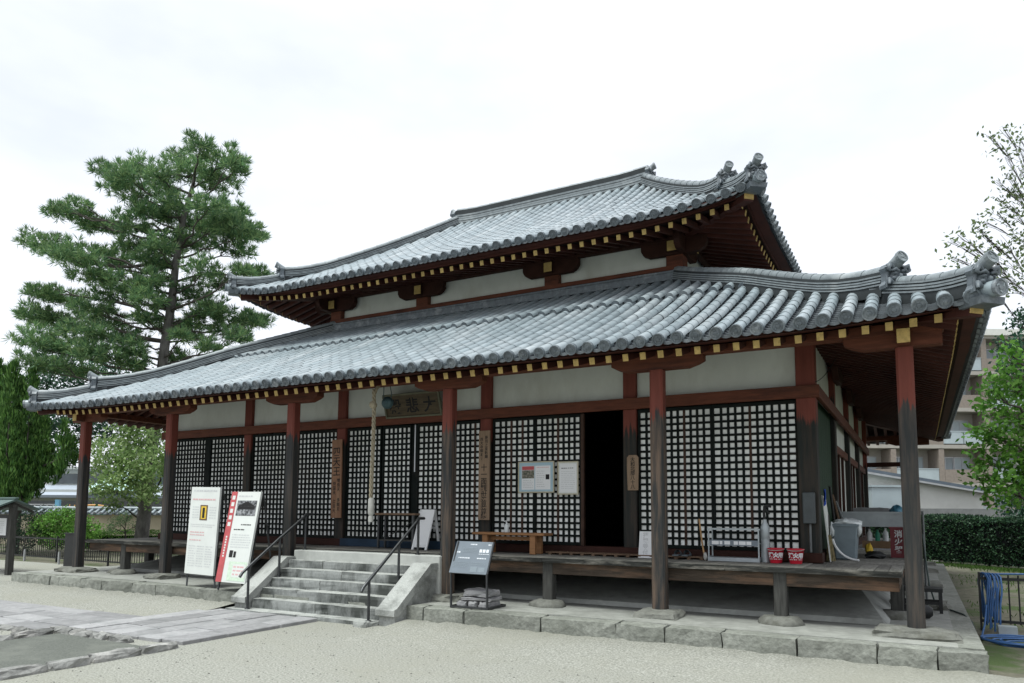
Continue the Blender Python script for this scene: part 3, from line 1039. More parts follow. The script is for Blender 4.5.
# ================================================================== TILED ROOFS
def roof(nm, Xe, Ye, sc, tiers, H, lift, A, hole=None):
    """tile rows on the four slopes; sc = how much steeper the end slopes are"""
    He = YC-Ye
    D = tiers[-1][1]
    def lf(a, d):
        return lift*max(0, 1-a/A)**2*max(0, 1-d/D)
    def pos(side, u, d, dz=0.0):
        if side in (0, 2):
            a = (Xe-abs(u))*sc
            z = H(d)+lf(a, d)+dz
            return Vector((u, Ye+d, z)) if side == 0 else Vector((-u, 2*YC-Ye-d, z))
        a = He-abs(u)
        z = H(d)+lf(a, d)+dz
        return Vector((Xe-d/sc, YC+u, z)) if side == 1 else Vector((-(Xe-d/sc), YC-u, z))
    SU = [Vector((1, 0, 0)), Vector((0, 1, 0)), Vector((-1, 0, 0)), Vector((0, -1, 0))]
    mbr = MB()
    TL = .262
    for side in range(4):
        su = SU[side]
        half = Xe if side in (0, 2) else He
        nrow = int(half/P)
        for k_ in range(-nrow, nrow+1):
            u = (k_+.5)*P
            if abs(u) > half-.05:
                continue
            dm = (half-abs(u))*(sc if side in (0, 2) else 1)
            for ti, (d0, d1, ofs) in enumerate(tiers):
                dend = min(d1, dm)
                if dend-d0 < .03:
                    continue
                # round tiles
                nt_ = max(1, math.ceil((dend-d0)/TL))
                for q in range(nt_):
                    da, db = d0+q*TL, min(d0+(q+1)*TL+.03, dend+.05)
                    pa, pb = pos(side, u, da, ofs), pos(side, u, db, ofs)
                    ax = (pb-pa).normalized()
                    nn = su.cross(ax)
                    if nn.z < 0:
                        nn = -nn
                    r0, r1 = .079, .073
                    jx = rnd.uniform(-.004, .004)
                    vs = []
                    seg = 7
                    for (pp_, rr) in ((pa, r0), (pb, r1)):
                        for j in range(seg+1):
                            a_ = PI*j/seg
                            vs.append(pp_+su*(rr*math.cos(a_)+jx)+nn*rr*math.sin(a_))
                    fs = [(j, j+1, seg+2+j, seg+1+j) for j in range(seg)]
                    mbr.add(vs, fs, 0, True)
                    if q == 0:
                        mbr.add(vs[:seg+1], [tuple(range(seg, -1, -1))], 1)
                # pan tiles
                uc = u+P/2
                if abs(uc) > half-.03:
                    continue
                dmc = (half-abs(uc))*(sc if side in (0, 2) else 1)
                dend = min(d1, dmc)
                if dend-d0 < .03:
                    continue
                TL2 = TL*.5
                nt_ = max(1, math.ceil((dend-d0)/TL2))
                for q in range(nt_):
                    da, db = d0+q*TL2, min(d0+(q+1)*TL2+.02, dend+.04)
                    vs = []
                    for (dd, dz) in ((da, -.022), (db, -.046)):
                        for j in range(5):
                            tt = (j-2)/2
                            vs.append(pos(side, uc+tt*.085, dd, ofs+dz-.030*(1-tt*tt)))
                    fs = [(j, j+1, 6+j, 5+j) for j in range(4)]
                    lip = .036 if q == 0 and ti == 0 else .026
                    for j in range(5):
                        vs.append(vs[j]-Vector((0, 0, lip)))
                    fs += [(j+1, j, 10+j, 11+j) for j in range(4)]
                    mbr.add(vs, fs, 3, False)
            # eave-end disc
            pa = pos(side, u, -.045)
            ax = (pos(side, u, .2)-pos(side, u, -.05)).normalized()
            mbr.tube([pos(side, u, -.04), pos(side, u, .12)], [.074, .074], 12, 0)
            disc(mbr, pa, -ax, .081, 1, 1)
    # underlay keeps the light out
    for side in range(4):
        half = Xe if side in (0, 2) else He
        st = 9
        vs, fs = [], []
        for i in range(st+1):
            d = .05+(D-.05)*i/st
            lim = half-d/(sc if side in (0, 2) else 1)
            for j in range(13):
                uu = lim*(j-6)/6
                vs.append(pos(side, uu, d, -.115))
        for i in range(st):
            for j in range(12):
                fs.append((i*13+j, i*13+j+1, (i+1)*13+j+1, (i+1)*13+j))
        mbr.add(vs, fs, 2)
    return mbr, pos, lf, He

def disc(b, p, ax, r, m0=0, m1=1):
    """round eave-end tile: rim, sunk face, boss with three commas"""
    ax = Vector(ax).normalized()
    b.lathe([(r, -.03), (r, .012), (r*.80, .012), (r*.78, .002), (r*.30, .002), (r*.28, .010), (.004, .012)], 14, p, ax, m1, False)
    e1 = ax.orthogonal().normalized()
    e2 = ax.cross(e1)
    for k_ in range(3):
        a = k_*2*PI/3
        c = Vector(p)+(e1*math.cos(a)+e2*math.sin(a))*r*.50+ax*.004
        b.obox(c, (e1*math.cos(a+.9)+e2*math.sin(a+.9))*r*.20, (e1*math.cos(a+2.47)+e2*math.sin(a+2.47))*r*.09, ax*.006, m0)

def ridge(pts, wd, ht, layers, capr=.085, name='hip_ridge'):
    """stacked ridge tiles along a path, with a round cap row"""
    b = MB()
    pts = [Vector(p) for p in pts]
    n_ = len(pts)
    sides = []
    for i in range(n_):
        t = pts[min(i+1, n_-1)]-pts[max(i-1, 0)]
        x = Vector((t.y, -t.x, 0)).normalized()
        sides.append(x)
    lh = ht/layers
    for l_ in range(layers):
        w0 = wd*(1-.05*l_)/2 + (.008 if l_ % 2 else -.004)
        z0, z1 = l_*lh+.003, (l_+1)*lh-.014
        vs, fs = [], []
        for p, x in zip(pts, sides):
            vs += [p-x*w0+Vector((0, 0, z0)), p+x*w0+Vector((0, 0, z0)), p+x*w0+Vector((0, 0, z1)), p-x*w0+Vector((0, 0, z1))]
        for i in range(n_-1):
            o = i*4
            fs += [(o+1, o+5, o+6, o+2), (o+2, o+6, o+7, o+3), (o+3, o+7, o+4, o), (o, o+4, o+5, o+1)]
        fs += [(0, 1, 2, 3), (n_*4-1, n_*4-2, n_*4-3, n_*4-4)]
        b.add(vs, fs, 0)
    # core
    vs, fs = [], []
    for p, x in zip(pts, sides):
        w0 = wd*.40
        vs += [p-x*w0*1.2-Vector((0, 0, .14)), p+x*w0*1.2-Vector((0, 0, .14)), p+x*w0+Vector((0, 0, ht-.01)), p-x*w0+Vector((0, 0, ht-.01))]
    for i in range(n_-1):
        o = i*4
        fs += [(o+1, o+5, o+6, o+2), (o+2, o+6, o+7, o+3), (o+3, o+7, o+4, o), (o, o+4, o+5, o+1)]
    b.add(vs, fs, 3)
    # round cap tiles
    for i in range(n_-1):
        a, c = pts[i]+Vector((0, 0, ht)), pts[i+1]+Vector((0, 0, ht))
        ln = (c-a).length
        q = max(1, round(ln/.27))
        for k_ in range(q):
            p0 = a.lerp(c, k_/q)
            p1 = a.lerp(c, (k_+1.08)/q)
            b.tube([p0, p1], [capr, capr*.9], 10, 0)
    return b.build(name, ['tilemid', 'tilepan_shaded', 'tiledark', 'tilegap'], hall)

def ogre_tile(p, out, up=.45, wd=.40, name='ogre_tile', fin=True):
    """ridge-end tile: arched plate with a bossed demon face, horn tile on top"""
    out = Vector((out[0], out[1], 0)).normalized()
    x = Vector((-out.y, out.x, 0))
    z = Vector((0, 0, 1))
    p = Vector(p)
    b = MB()
    hw = wd/2
    poly = [(-hw*1.12, 0), (hw*1.12, 0), (hw*1.18, up*.12), (hw*.95, up*.3), (hw*.95, up*.62), (hw*1.15, up*.78), (hw*.9, up*.95), (hw*.45, up),
            (-hw*.45, up), (-hw*.9, up*.95), (-hw*1.15, up*.78), (-hw*.95, up*.62), (-hw*.95, up*.3), (-hw*1.18, up*.12)]
    b.prism(poly, p, x, z, out*.09, 0)
    f = p+out*.09
    def ell(cx, cz, rx, rz, ry):
        vs, fs = [], []
        nu, nv = 10, 5
        for i in range(nv+1):
            th = PI/2*i/nv
            for j in range(nu):
                a_ = 2*PI*j/nu
                vs.append(f+x*(cx+rx*math.sin(th)*math.cos(a_))+z*(cz+rz*math.sin(th)*math.sin(a_))+out*(ry*math.cos(th)-.004))
        for i in range(nv):
            for j in range(nu):
                fs.append((i*nu+j, (i+1)*nu+j, (i+1)*nu+(j+1) % nu, i*nu+(j+1) % nu))
        b.add(vs, fs, 0, True)
    ell(0, up*.46, hw*.72, up*.40, .055)
    ell(0, up*.46, .030, .055, .105)
    for s_ in (-1, 1):
        ell(s_*.062, up*.57, .034, .024, .085)
        ell(s_*.075, up*.38, .042, .036, .075)
        b.tube([f+x*s_*.02+z*up*.66+out*.06, f+x*s_*.07+z*up*.72+out*.07, f+x*s_*.12+z*up*.66+out*.05], [.016, .022, .012], 6)
        b.tube([f+x*s_*hw*.5+z*up*.80+out*.03, f+x*s_*hw*.85+z*up*.90+out*.05, f+x*s_*hw*1.0+z*up*.72+out*.04, f+x*s_*hw*.8+z*up*.66+out*.05], [.03, .032, .026, .014], 7)
        b.tube([f+x*s_*hw*.6+z*up*.20+out*.03, f+x*s_*hw*.95+z*up*.30+out*.04, f+x*s_*hw*1.0+z*up*.12+out*.05], [.03, .032, .016], 7)
        b.tube([f+x*s_*hw*1.0+z*up*.72, f+x*s_*hw*1.22+z*up*.80+out*.04], [.022, .008], 6, 0)
    ell(0, up*.25, .085, .026, .085)
    for q in range(5):
        b.obox(f+x*(-.056+.028*q)+z*up*.205+out*.06, x*.010, z*.016, out*.02)
    rim = [(-hw*.98, up*.03), (-hw*.9, up*.5), (-hw*.8, up*.93), (hw*.8, up*.93), (hw*.9, up*.5), (hw*.98, up*.03)]
    b.tube([f+x*q[0]+z*q[1] for q in rim], .020, 6, 0)
    o = b.build(name, 'tiledark', hall)
    b = MB()
    a = p-out*.26+z*(up-.13)
    pts = [a, a+out*.18+z*.05, a+out*.34+z*.13, a+out*.45+z*.19]
    b.tube(pts, [.066, .07, .074, .076], 12, 0)
    ax = (pts[-1]-pts[-2]).normalized()
    disc(b, pts[-1], (ax-Vector((0, 0, .18))).normalized(), .080, 0, 1)
    b.build('horn_tile', ['tilemid', 'tilemid'], o, base=hall['_b'])
    return o

YE1, XE1 = -.80, 9.15
D1 = 4.82
def H1(d):
    if d <= 2.99:
        return 3.555+.415*d+.018*d*d
    return 3.555+.415*2.99+.018*2.99**2+.445*(d-2.99)+.02*(d-2.99)**2
mbr, pos1, lf1, He1 = roof('lower', XE1, YE1, 1.0, [(0.0, 3.10, 0.0), (2.95, D1, 0.06)], H1, .10, 2.4)
mbr.build('lower_roof', ['tile', 'tiledark', 'tilebed', 'tilepan_shaded'], hall)
YE2, XE2, XR2 = 2.17, 6.30, 2.72
D2 = YC-YE2
SC2 = D2/(XE2-XR2)
def H2(d):
    return 6.545+.475*d+.026*d*d
mbr, pos2, lf2, He2 = roof('upper', XE2, YE2, SC2, [(0.0, D2, 0.0)], H2, .22, 2.3)
mbr.build('upper_roof', ['tile', 'tiledark', 'tilebed', 'tilepan_shaded'], hall)

# hips
def hips(Xe, Ye, sc, H, lf, d_mid, d_top, tag_, h1, h2, ofs=lambda d: 0):
    for sx in (-1, 1):
        for sy in (-1, 1):
            def hp(d, dz=0):
                x = (Xe-d/sc)*sx
                y = (Ye+d) if sy < 0 else (2*YC-Ye-d)
                return Vector((x, y, H(d)+lf(d, d)+dz+ofs(d)))
            outv = Vector((sx/sc, sy*1.0, 0)).normalized()
            n1 = 14
            # main hip ridge, curling up at its lower end
            pts = []
            for i in range(n1+1):
                t = i/n1
                d = d_mid+(d_top-d_mid)*t
                pts.append(hp(d, .03+.10*max(0, 1-t/.22)**2))
            ridge(pts, .27, h1, 5)
            pts = []
            for i in range(8):
                t = i/6
                d = .10+(d_mid-.10)*t
                pts.append(hp(d, .03+.07*max(0, 1-t/.6)**2))
            ridge(pts, .24, h2, 4, .075)
            ogre_tile(hp(d_mid-.02, .07), outv, .32, .31)
            ogre_tile(hp(.09, -.03), outv, .31, .30)
            # corner tile pointing out along the hip
            b = MB()
            p0, p1, p2 = hp(.25, .02), hp(.03, .02), hp(-.10, .05)
            b.tube([p0, p1, p2], [.085, .088, .09], 12, 0)
            disc(b, p2, (p2-p1).normalized(), .095, 0, 1)
            b.prism([(-.14, -.05), (.14, -.05), (.16, .03), (-.16, .03)], hp(-.04, -.07), Vector((-outv.y, outv.x, 0)), (0, 0, 1), -outv*.3, 1)
            b.build('corner_tile', ['tile', 'tiledark'], hall)
hips(XE1, YE1, 1.0, H1, lf1, .95, D1-.05, 'lower', .19, .155, lambda d: .06*max(0, min(1, (d-1.6)/1.9))**2*(3-2*max(0, min(1, (d-1.6)/1.9))))
hips(XE2, YE2, SC2, H2, lf2, 1.02, D2-.02, 'upper', .19, .155)

# main ridge
zr = H2(D2)-.06
pts = []
for i in range(17):
    t = -1+2*i/16
    pts.append((t*(XR2+.10), YC, zr+.05*max(0, abs(t)-.8)/.2))
ridge(pts, .34, .40, 6, .085, 'main_ridge')
for s_ in (-1, 1):
    ogre_tile((s_*(XR2+.10), YC, zr+.02), (s_, 0), .40, .36)
# flashing course where the lower roof meets the upper wall
b = MB()
zt = H1(D1)+.115
Y2W = 4.04
for (x0, x1, y0, y1) in ((-4.55, 4.55, Y2W-.24, Y2W-.05), (-4.55, 4.55, 2*YC-Y2W+.05, 2*YC-Y2W+.24),
                         (-4.60, -4.41, Y2W-.1, 2*YC-Y2W+.1), (4.41, 4.60, Y2W-.1, 2*YC-Y2W+.1)):
    b.box(x0, x1, y0, y1, zt-.10, zt+.04)
    b.box(x0-.008, x1+.008, y0-.008, y1+.008, zt+.045, zt+.085)
b.build('flashing_tiles', 'tiledark', hall)

# ---- under-eave timber: boards, eave board, rafters
def eaves(Xe, Ye, Xw, Yw, ztip, slope, tipin, lift, A, zcap, rafx_front, mat_s):
    """tipin = how far rafter tips stand behind the disc line"""
    He = YC-Ye
    def ll(a):
        return lift*max(0, 1-a/A)**2
    # soffit boards
    b = MB()
    nseg = 28
    def ring(off, z, side, t, dl):
        # point on the rectangle 'off' inside the eave, t in -1..1
        xx, yy = Xe-off, He-off
        l_ = ll((1-abs(t))*(xx if side in (0, 2) else yy))*dl
        if side == 0:
            return Vector((t*xx, YC-yy, z+l_))
        if side == 1:
            return Vector((xx, YC+t*yy, z+l_))
        if side == 2:
            return Vector((-t*xx, YC+yy, z+l_))
        return Vector((-xx, YC-t*yy, z+l_))
    inner = min(Xe-Xw, He-(YC-Yw))
    for side in range(4):
        vs, fs = [], []
        offs = [tipin-.06, tipin+.3, tipin+.7, inner+.15]
        for o_ in offs:
            for i in range(nseg+1):
                t = -1+2*i/nseg
                z = ztip+.055+slope*(o_-tipin)
                vs.append(ring(o_, z, side, t, max(0, 1-(o_-tipin)/inner)))
        m1 = nseg+1
        for r_ in range(len(offs)-1):
            for i in range(nseg):
                fs.append((r_*m1+i, r_*m1+i+1, (r_+1)*m1+i+1, (r_+1)*m1+i))
        b.add(vs, fs, 0)
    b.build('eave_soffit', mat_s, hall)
    # eave board lying on the rafter tips, and the thin board under the tiles
    for side in range(4):
        b = MB()
        for (o0, o1, z0, z1) in ((tipin-.075, tipin-.005, ztip+.058, zcap-.030), (.06, tipin-.02, zcap-.028, zcap)):
            vs, fs = [], []
            for i in range(nseg+1):
                t = -1+2*i/nseg
                vs += [ring(o0, z0, side, t, 1), ring(o1, z0, side, t, 1), ring(o1, z1, side, t, 1), ring(o0, z1, side, t, 1)]
            for i in range(nseg):
                o = i*4
                fs += [(o, o+4, o+5, o+1), (o+3, o+2, o+6, o+7), (o, o+3, o+7, o+4), (o+1, o+5, o+6, o+2)]
            b.add(vs, fs, 0)
        b.build('eave_board', 'eave', hall)
    # rafters
    res = []
    for side in range(4):
        half = Xe if side in (0, 2) else He
        nr = int((half-tipin-.10)/P)
        for k_ in range(-nr, nr+1):
            u = k_*P+.06 if side == 0 else k_*P
            if abs(u) > half-tipin-.08:
                continue
            dmax = min(inner+.1, half-abs(u)-.02)
            if dmax-tipin < .06:
                continue
            l_ = ll(half-tipin-abs(u))
            def pt(d):
                z = ztip+slope*(d-tipin)+l_*max(0, 1-(d-tipin)/inner)
                if side == 0:
                    return Vector((u, Ye+d, z))
                if side == 1:
                    return Vector((Xe-d, YC+u, z))
                if side == 2:
                    return Vector((-u, 2*YC-Ye-d, z))
                return Vector((-(Xe-d), YC-u, z))
            p0, p1 = pt(tipin), pt(dmax)
            dr = (p1-p0).normalized()
            res.append((side, u, p0, p1, dr))
    # hip rafters
    for sx in (-1, 1):
        for sy in (-1, 1):
            b = MB()
            c = Vector((sx*(Xe-tipin+.16), YC+sy*(He-tipin+.16), ztip+lift+.0))
            e = Vector((sx*Xw, YC+sy*(He-(Xe-Xw)), ztip+slope*(inner-tipin)-.03))
            dr = (e-c).normalized()
            b.bar(c, e, .17, .15, 0)
            b.bar(c-dr*.012, c-dr*.001, .175, .09, 1)
            b.bar(c-dr*.07+Vector((0, 0, .082)), c+dr*.26+Vector((0, 0, .082)), .21, .085, 2)
            b.build('hip_rafter', ['eave', 'gold', 'conduit'], hall)
    return res

def put_rafters(res, keep):
    rest = MB()
    for (side, u, p0, p1, dr) in res:
        b = MB() if keep(side, u) else rest
        b.bar(p0, p1, .075, .095, 0)
        b.bar(p0-dr*.008, p0-dr*.0006, .078, .098, 1)
        if b is not rest:
            b.build('rafter', ['eave', 'gold'], hall)
    return rest
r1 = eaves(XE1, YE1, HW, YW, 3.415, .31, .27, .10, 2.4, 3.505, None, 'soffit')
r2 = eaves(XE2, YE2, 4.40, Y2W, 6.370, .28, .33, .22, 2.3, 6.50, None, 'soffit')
rest1 = put_rafters(r1, lambda s_, u: s_ == 0)
rest2 = put_rafters(r2, lambda s_, u: s_ == 0 and u > -.1)
rest1.add(rest2.v, rest2.f, 0)
for i in range(len(rest2.f)):
    rest1.m[len(rest1.f)-len(rest2.f)+i] = rest2.m[i]
rr = rest1.build('rafters', ['eave', 'gold'], hall)
rr['kind'] = 'stuff'

# ---- upper storey wall
for y, fy in ((Y2W, -1), (2*YC-Y2W, 1)):
    for i in range(3):
        xs = [-4.40, -1.71, 1.71, 4.40]
        b = MB()
        b.box(xs[i]+.1, xs[i+1]-.1, y-.03, y+.03, 5.85, 7.2)
        b.build('plaster_panel', 'plaster', hall)
    for x in (-4.40, -1.71, 1.71, 4.40):
        b = MB()
        b.box(x-.17, x+.17, y-.17, y+.17, 5.8, 6.72)
        b.build('column', 'beam', hall, bevel=.012)
        b = MB()
        L_ = .66
        poly = [(-L_, .30), (-L_, .15), (-L_+.05, .06), (-L_+.16, 0), (L_-.16, 0), (L_-.05, .06), (L_, .15), (L_, .30)]
        yy = y+fy*.18
        b.prism(poly, (x, yy-.06, 6.36), (1, 0, 0), (0, 0, 1), (0, .12, 0))
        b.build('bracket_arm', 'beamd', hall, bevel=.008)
        b = MB()
        b.box(x-.085, x+.085, min(y+fy*.34, y), max(y+fy*.34, y), 6.40, 6.60)
        b.box(x-.092, x+.092, min(y+fy*.352, y+fy*.341), max(y+fy*.352, y+fy*.341), 6.40, 6.60, 1)
        b.box(x-.06, x+.06, min(y+fy*.34, y), max(y+fy*.34, y), 6.603, 6.68)
        b.build('beam_nose', ['beamd', 'gold'], hall)
    b = MB()
    b.box(-4.9, 4.9, y+fy*.19-.06, y+fy*.19+.06, 6.64, 6.90)
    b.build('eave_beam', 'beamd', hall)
    b = MB()
    b.box(-4.57, 4.57, min(y+fy*.185, y+fy*.04), max(y+fy*.185, y+fy*.04), 6.07, 6.155)
    b.build('base_rail', 'beam', hall)
for s_ in (-1, 1):
    x = s_*4.40
    ys = [Y2W, YC, 2*YC-Y2W]
    for i in range(2):
        b = MB()
        b.box(x-.03, x+.03, ys[i]+.1, ys[i+1]-.1, 5.85, 7.2)
        b.build('plaster_panel', 'plaster', hall)
    b = MB()
    b.box(x-.17, x+.17, YC-.17, YC+.17, 5.8, 6.72)
    b.build('column', 'beam', hall)
    b = MB()
    b.box(x+s_*.19-.06, x+s_*.19+.06, Y2W-.5, 2*YC-Y2W+.5, 6.642, 6.898)
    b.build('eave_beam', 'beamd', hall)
    for y in ys:
        b = MB()
        L_ = .66
        poly = [(-L_, .30), (-L_, .15), (-L_+.05, .06), (-L_+.16, 0), (L_-.16, 0), (L_-.05, .06), (L_, .15), (L_, .30)]
        b.prism(poly, (x+s_*.18-.058, y, 6.362), (0, 1, 0), (0, 0, 1), (.116, 0, 0))
        b.build('bracket_arm', 'beamd', hall)
        b = MB()
        x0, x1 = sorted((x+s_*.17, x+s_*.40))
        b.box(x0, x1, y-.085, y+.085, 6.40, 6.60)
        x0, x1 = sorted((x+s_*.401, x+s_*.412))
        b.box(x0, x1, y-.092, y+.092, 6.40, 6.60, 1)
        b.build('beam_nose', ['beamd', 'gold'], hall)
# rail between wall and post at the back of the side veranda
b = MB()
b.box(HW+.12, E3-.1, 2*YC-YW-.05, 2*YC-YW+.05, 2.62, 2.74)
b.build('side_rail', 'beamd', hall)

# ================================================================== STONE STAIRS
st = thing('stone_stairs', 'worn grey granite steps with sloping side slabs up to the veranda', 'stairs', (0.1, -0.7, G))
SX0, SX1 = -1.42, 1.33
fronts = [-1.34, -1.12, -.92, -.72, -.52, -.34]
tops = [-.315, -.155, 0.0, .155, .305, .445]
for i, (yf, zt) in enumerate(zip(fronts, tops)):
    b = MB()
    xa, xb = (SX0-.40, SX1+.02) if i == 0 else (SX0, SX1)
    if i == 0:
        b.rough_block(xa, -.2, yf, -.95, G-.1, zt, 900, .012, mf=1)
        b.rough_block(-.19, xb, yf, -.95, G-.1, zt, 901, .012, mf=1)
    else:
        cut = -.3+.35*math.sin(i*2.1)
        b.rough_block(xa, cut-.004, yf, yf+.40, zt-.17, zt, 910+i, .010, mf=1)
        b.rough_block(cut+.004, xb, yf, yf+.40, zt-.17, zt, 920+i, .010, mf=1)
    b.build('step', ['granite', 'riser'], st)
b = MB()
b.box(SX0-.05, SX1+.38, -.16, .085, PT, .60)
b.build('landing', 'landing', st, bevel=.012)
b = MB()
b.box(SX0+.02, SX1-.02, -.60, -.165, G, .12)
b.build('core', 'dark', st)
for s_, (xa, xb) in ((-1, (SX0-.34, SX0-.004)), (1, (SX1+.004, SX1+.36))):
    b = MB()
    poly = [(-1.20, G-.05), (-.17, G-.05), (-.17, .44), (-.32, .44), (-1.14, -.16), (-1.20, -.20)]
    b.prism(poly, (xa+.03, 0, 0), (0, 1, 0), (0, 0, 1), (xb-xa-.06, 0, 0))
    # the capping slab
    poly = [(-1.26, -.235), (-1.15, -.225), (-.32, .39), (-.165, .39), (-.165, .49), (-.36, .49), (-1.20, -.115), (-1.26, -.13)]
    b.prism(poly, (xa, 0, 0), (0, 1, 0), (0, 0, 1), (xb-xa, 0, 0))
    b.build('side_slab', 'granite', st, bevel=.012)

def handrail(label, x, feet):
    t = thing('stair_handrail', label, 'handrail', (x, -1.32, feet[0][1]), 'handrails of the stone stairs')
    tops_ = []
    for (y, zf, zt) in feet:
        b = MB()
        b.tube([(x, y, zf), (x, y, zt)], .021, 8)
        b.lathe([(.045, 0), (.045, .008), (.022, .010)], 10, (x, y, zf), (0, 0, 1))
        b.build('rail_post', 'metalrail', t)
        tops_.append((x, y, zt))
    a, bb, c = [Vector(q) for q in tops_]
    dr = (bb-a).normalized()
    b = MB()
    b.tube([a-dr*.22-Vector((0, 0, .03)), a-dr*.16, a, bb, bb.lerp(c, .9), c+Vector((0, .0, .02)), c+Vector((0, .16, .02))], .024, 8)
    b.build('hand_grip', 'metalrail', t)
handrail('grey metal handrail on the left of the stone steps, beside the white information boards', -1.36, [(-1.26, -.315, .37), (-.60, .155, .83), (-.0, .60, 1.22)])
handrail('grey metal handrail on the right of the stone steps, nearest the grey notice stand', 1.21, [(-1.26, -.315, .28), (-.56, .155, .80), (-.06, .60, 1.17)])
b = MB()
b.rough_block(1.10, 1.34, -1.50, -1.36, G-.05, -.29, 950, .015)
b.build('footing_block', 'granite', st)

# ================================================================== THINGS ON AND BY THE HALL
# ---- leaning information boards
def info_board(label, bl, br, tl, tr, leg, kind):
    bl, br, tl, tr = map(Vector, (bl, br, tl, tr))
    base = ((bl.x+br.x)/2, bl.y, PT)
    t = thing('information_board', label, 'sign', base, 'leaning information boards by the steps')
    ux = (br-bl)
    wd = ux.length
    ux.normalize()
    uy = (tl-bl)
    ht = uy.length
    uy.normalize()
    nn = ux.cross(uy).normalized()
    if nn.y > 0:
        nn = -nn
    b = MB()
    o = bl
    b.obox(o+ux*wd/2+uy*ht/2-nn*.02, ux*wd/2, uy*ht/2, nn*.02, 0)
    f = o+nn*.003
    rg = random.Random(len(label))
    def P_(x, y):
        return f+ux*(x*wd)+uy*(y*ht)
    if kind == 1:
        lines_into(b, P_(.10, .975), ux, uy, wd*.8, ht*.035, 1, 3, rg)
        lines_into(b, P_(.08, .87), ux, uy, wd*.84, ht*.03, 1, 4, rg)
        rect_into(b, f+nn*.001, ux, uy, wd*.37, wd*.63, ht*.615, ht*.79, 6)
        rect_into(b, f+nn*.002, ux, uy, wd*.41, wd*.59, ht*.63, ht*.775, 7)
        rect_into(b, f+nn*.003, ux, uy, wd*.46, wd*.54, ht*.64, ht*.76, 5)
        lines_into(b, P_(.10, .78), ux, uy, wd*.22, ht*.15, 5, 3, rg, .3)
        lines_into(b, P_(.70, .78), ux, uy, wd*.22, ht*.15, 5, 3, rg, .3)
        lines_into(b, P_(.08, .575), ux, uy, wd*.84, ht*.045, 2, 3, rg, .3)
        lines_into(b, P_(.08, .49), ux, uy, wd*.5, ht*.06, 2, 4, rg, .4)
        lines_into(b, P_(.08, .40), ux, uy, wd*.5, ht*.03, 1, 4, rg, .4)
        for q in range(3):
            lines_into(b, P_(.08+.29*q, .33), ux, uy, wd*.24, ht*.25, 9, 3, rg, .3)
    else:
        rect_into(b, f+nn*.001, ux, uy, 0, wd*.20, 0, ht, 1)
        for q in range(5):
            rect_into(b, f+nn*.002, ux, uy, wd*.05, wd*.15, ht*(.955-.075*q-.045), ht*(.955-.075*q), 0)
        for q in range(8):
            rect_into(b, f+nn*.002, ux, uy, wd*.075, wd*.125, ht*(.50-.03*q-.02), ht*(.50-.03*q), 0)
        rect_into(b, f+nn*.001, ux, uy, wd*.26, wd*.93, ht*.73, ht*.90, 2)
        # the little hall on the photograph
        rect_into(b, f+nn*.002, ux, uy, wd*.30, wd*.89, ht*.80, ht*.835, 5)
        b.add([f+nn*.002+ux*wd*.30+uy*ht*.836, f+nn*.002+ux*wd*.89+uy*ht*.836, f+nn*.002+ux*wd*.64+uy*ht*.885, f+nn*.002+ux*wd*.54+uy*ht*.885], [(0, 1, 2, 3)], 5)
        lines_into(b, P_(.26, .965), ux, uy, wd*.5, ht*.03, 1, 3, rg)
        lines_into(b, P_(.52, .64), ux, uy, wd*.42, ht*.02, 1, 5, rg)
        lines_into(b, P_(.30, .585), ux, uy, wd*.36, ht*.02, 1, 5, rg)
        lines_into(b, P_(.28, .53), ux, uy, wd*.66, ht*.16, 6, 3, rg, .28)
        rect_into(b, f+nn*.001, ux, uy, wd*.30, wd*.42, ht*.27, ht*.345, 5)
        rect_into(b, f+nn*.001, ux, uy, wd*.45, wd*.53, ht*.27, ht*.335, 5)
        rect_into(b, f+nn*.001, ux, uy, wd*.36, wd*.97, ht*.02, ht*.225, 8)
        rect_into(b, f+nn*.002, ux, uy, wd*.50, wd*.94, ht*.06, ht*.20, 0)
        lines_into(b, f+nn*.003+ux*wd*.53+uy*ht*.19, ux, uy, wd*.36, ht*.12, 3, 4, rg, .4)
    b.build('board_panel', ['boardwhite', 'redband', 'photo', 'inkgrey', 'inkred', 'ink', 'woodold', 'yellow', 'boardgreen'], t)
    fr = MB()
    for xx in (.015, wd-.015):
        p = o+ux*xx-nn*.055
        fr.bar(Vector((p.x, p.y, PT+.002))-uy*0, p+uy*(ht-.01), .026, .026)
        fr.bar(Vector((p.x, p.y+.62, PT+.002)), p+uy*(ht-.03)+Vector((0, .02, 0)), .024, .024)
    fr.build('board_stand', 'metalrail', t)
info_board('white information board with a small yellow framed picture above rows of print', (-3.53, -.85, .14), (-2.74, -.85, .125), (-3.66, -.67, 1.74), (-2.84, -.67, 1.735), 0, 1)
info_board('white information board with a red stripe down its edge and a photograph of a hall', (-2.51, -.98, .05), (-1.77, -.98, .045), (-2.57, -.64, 1.64), (-1.90, -.64, 1.65), 0, 2)

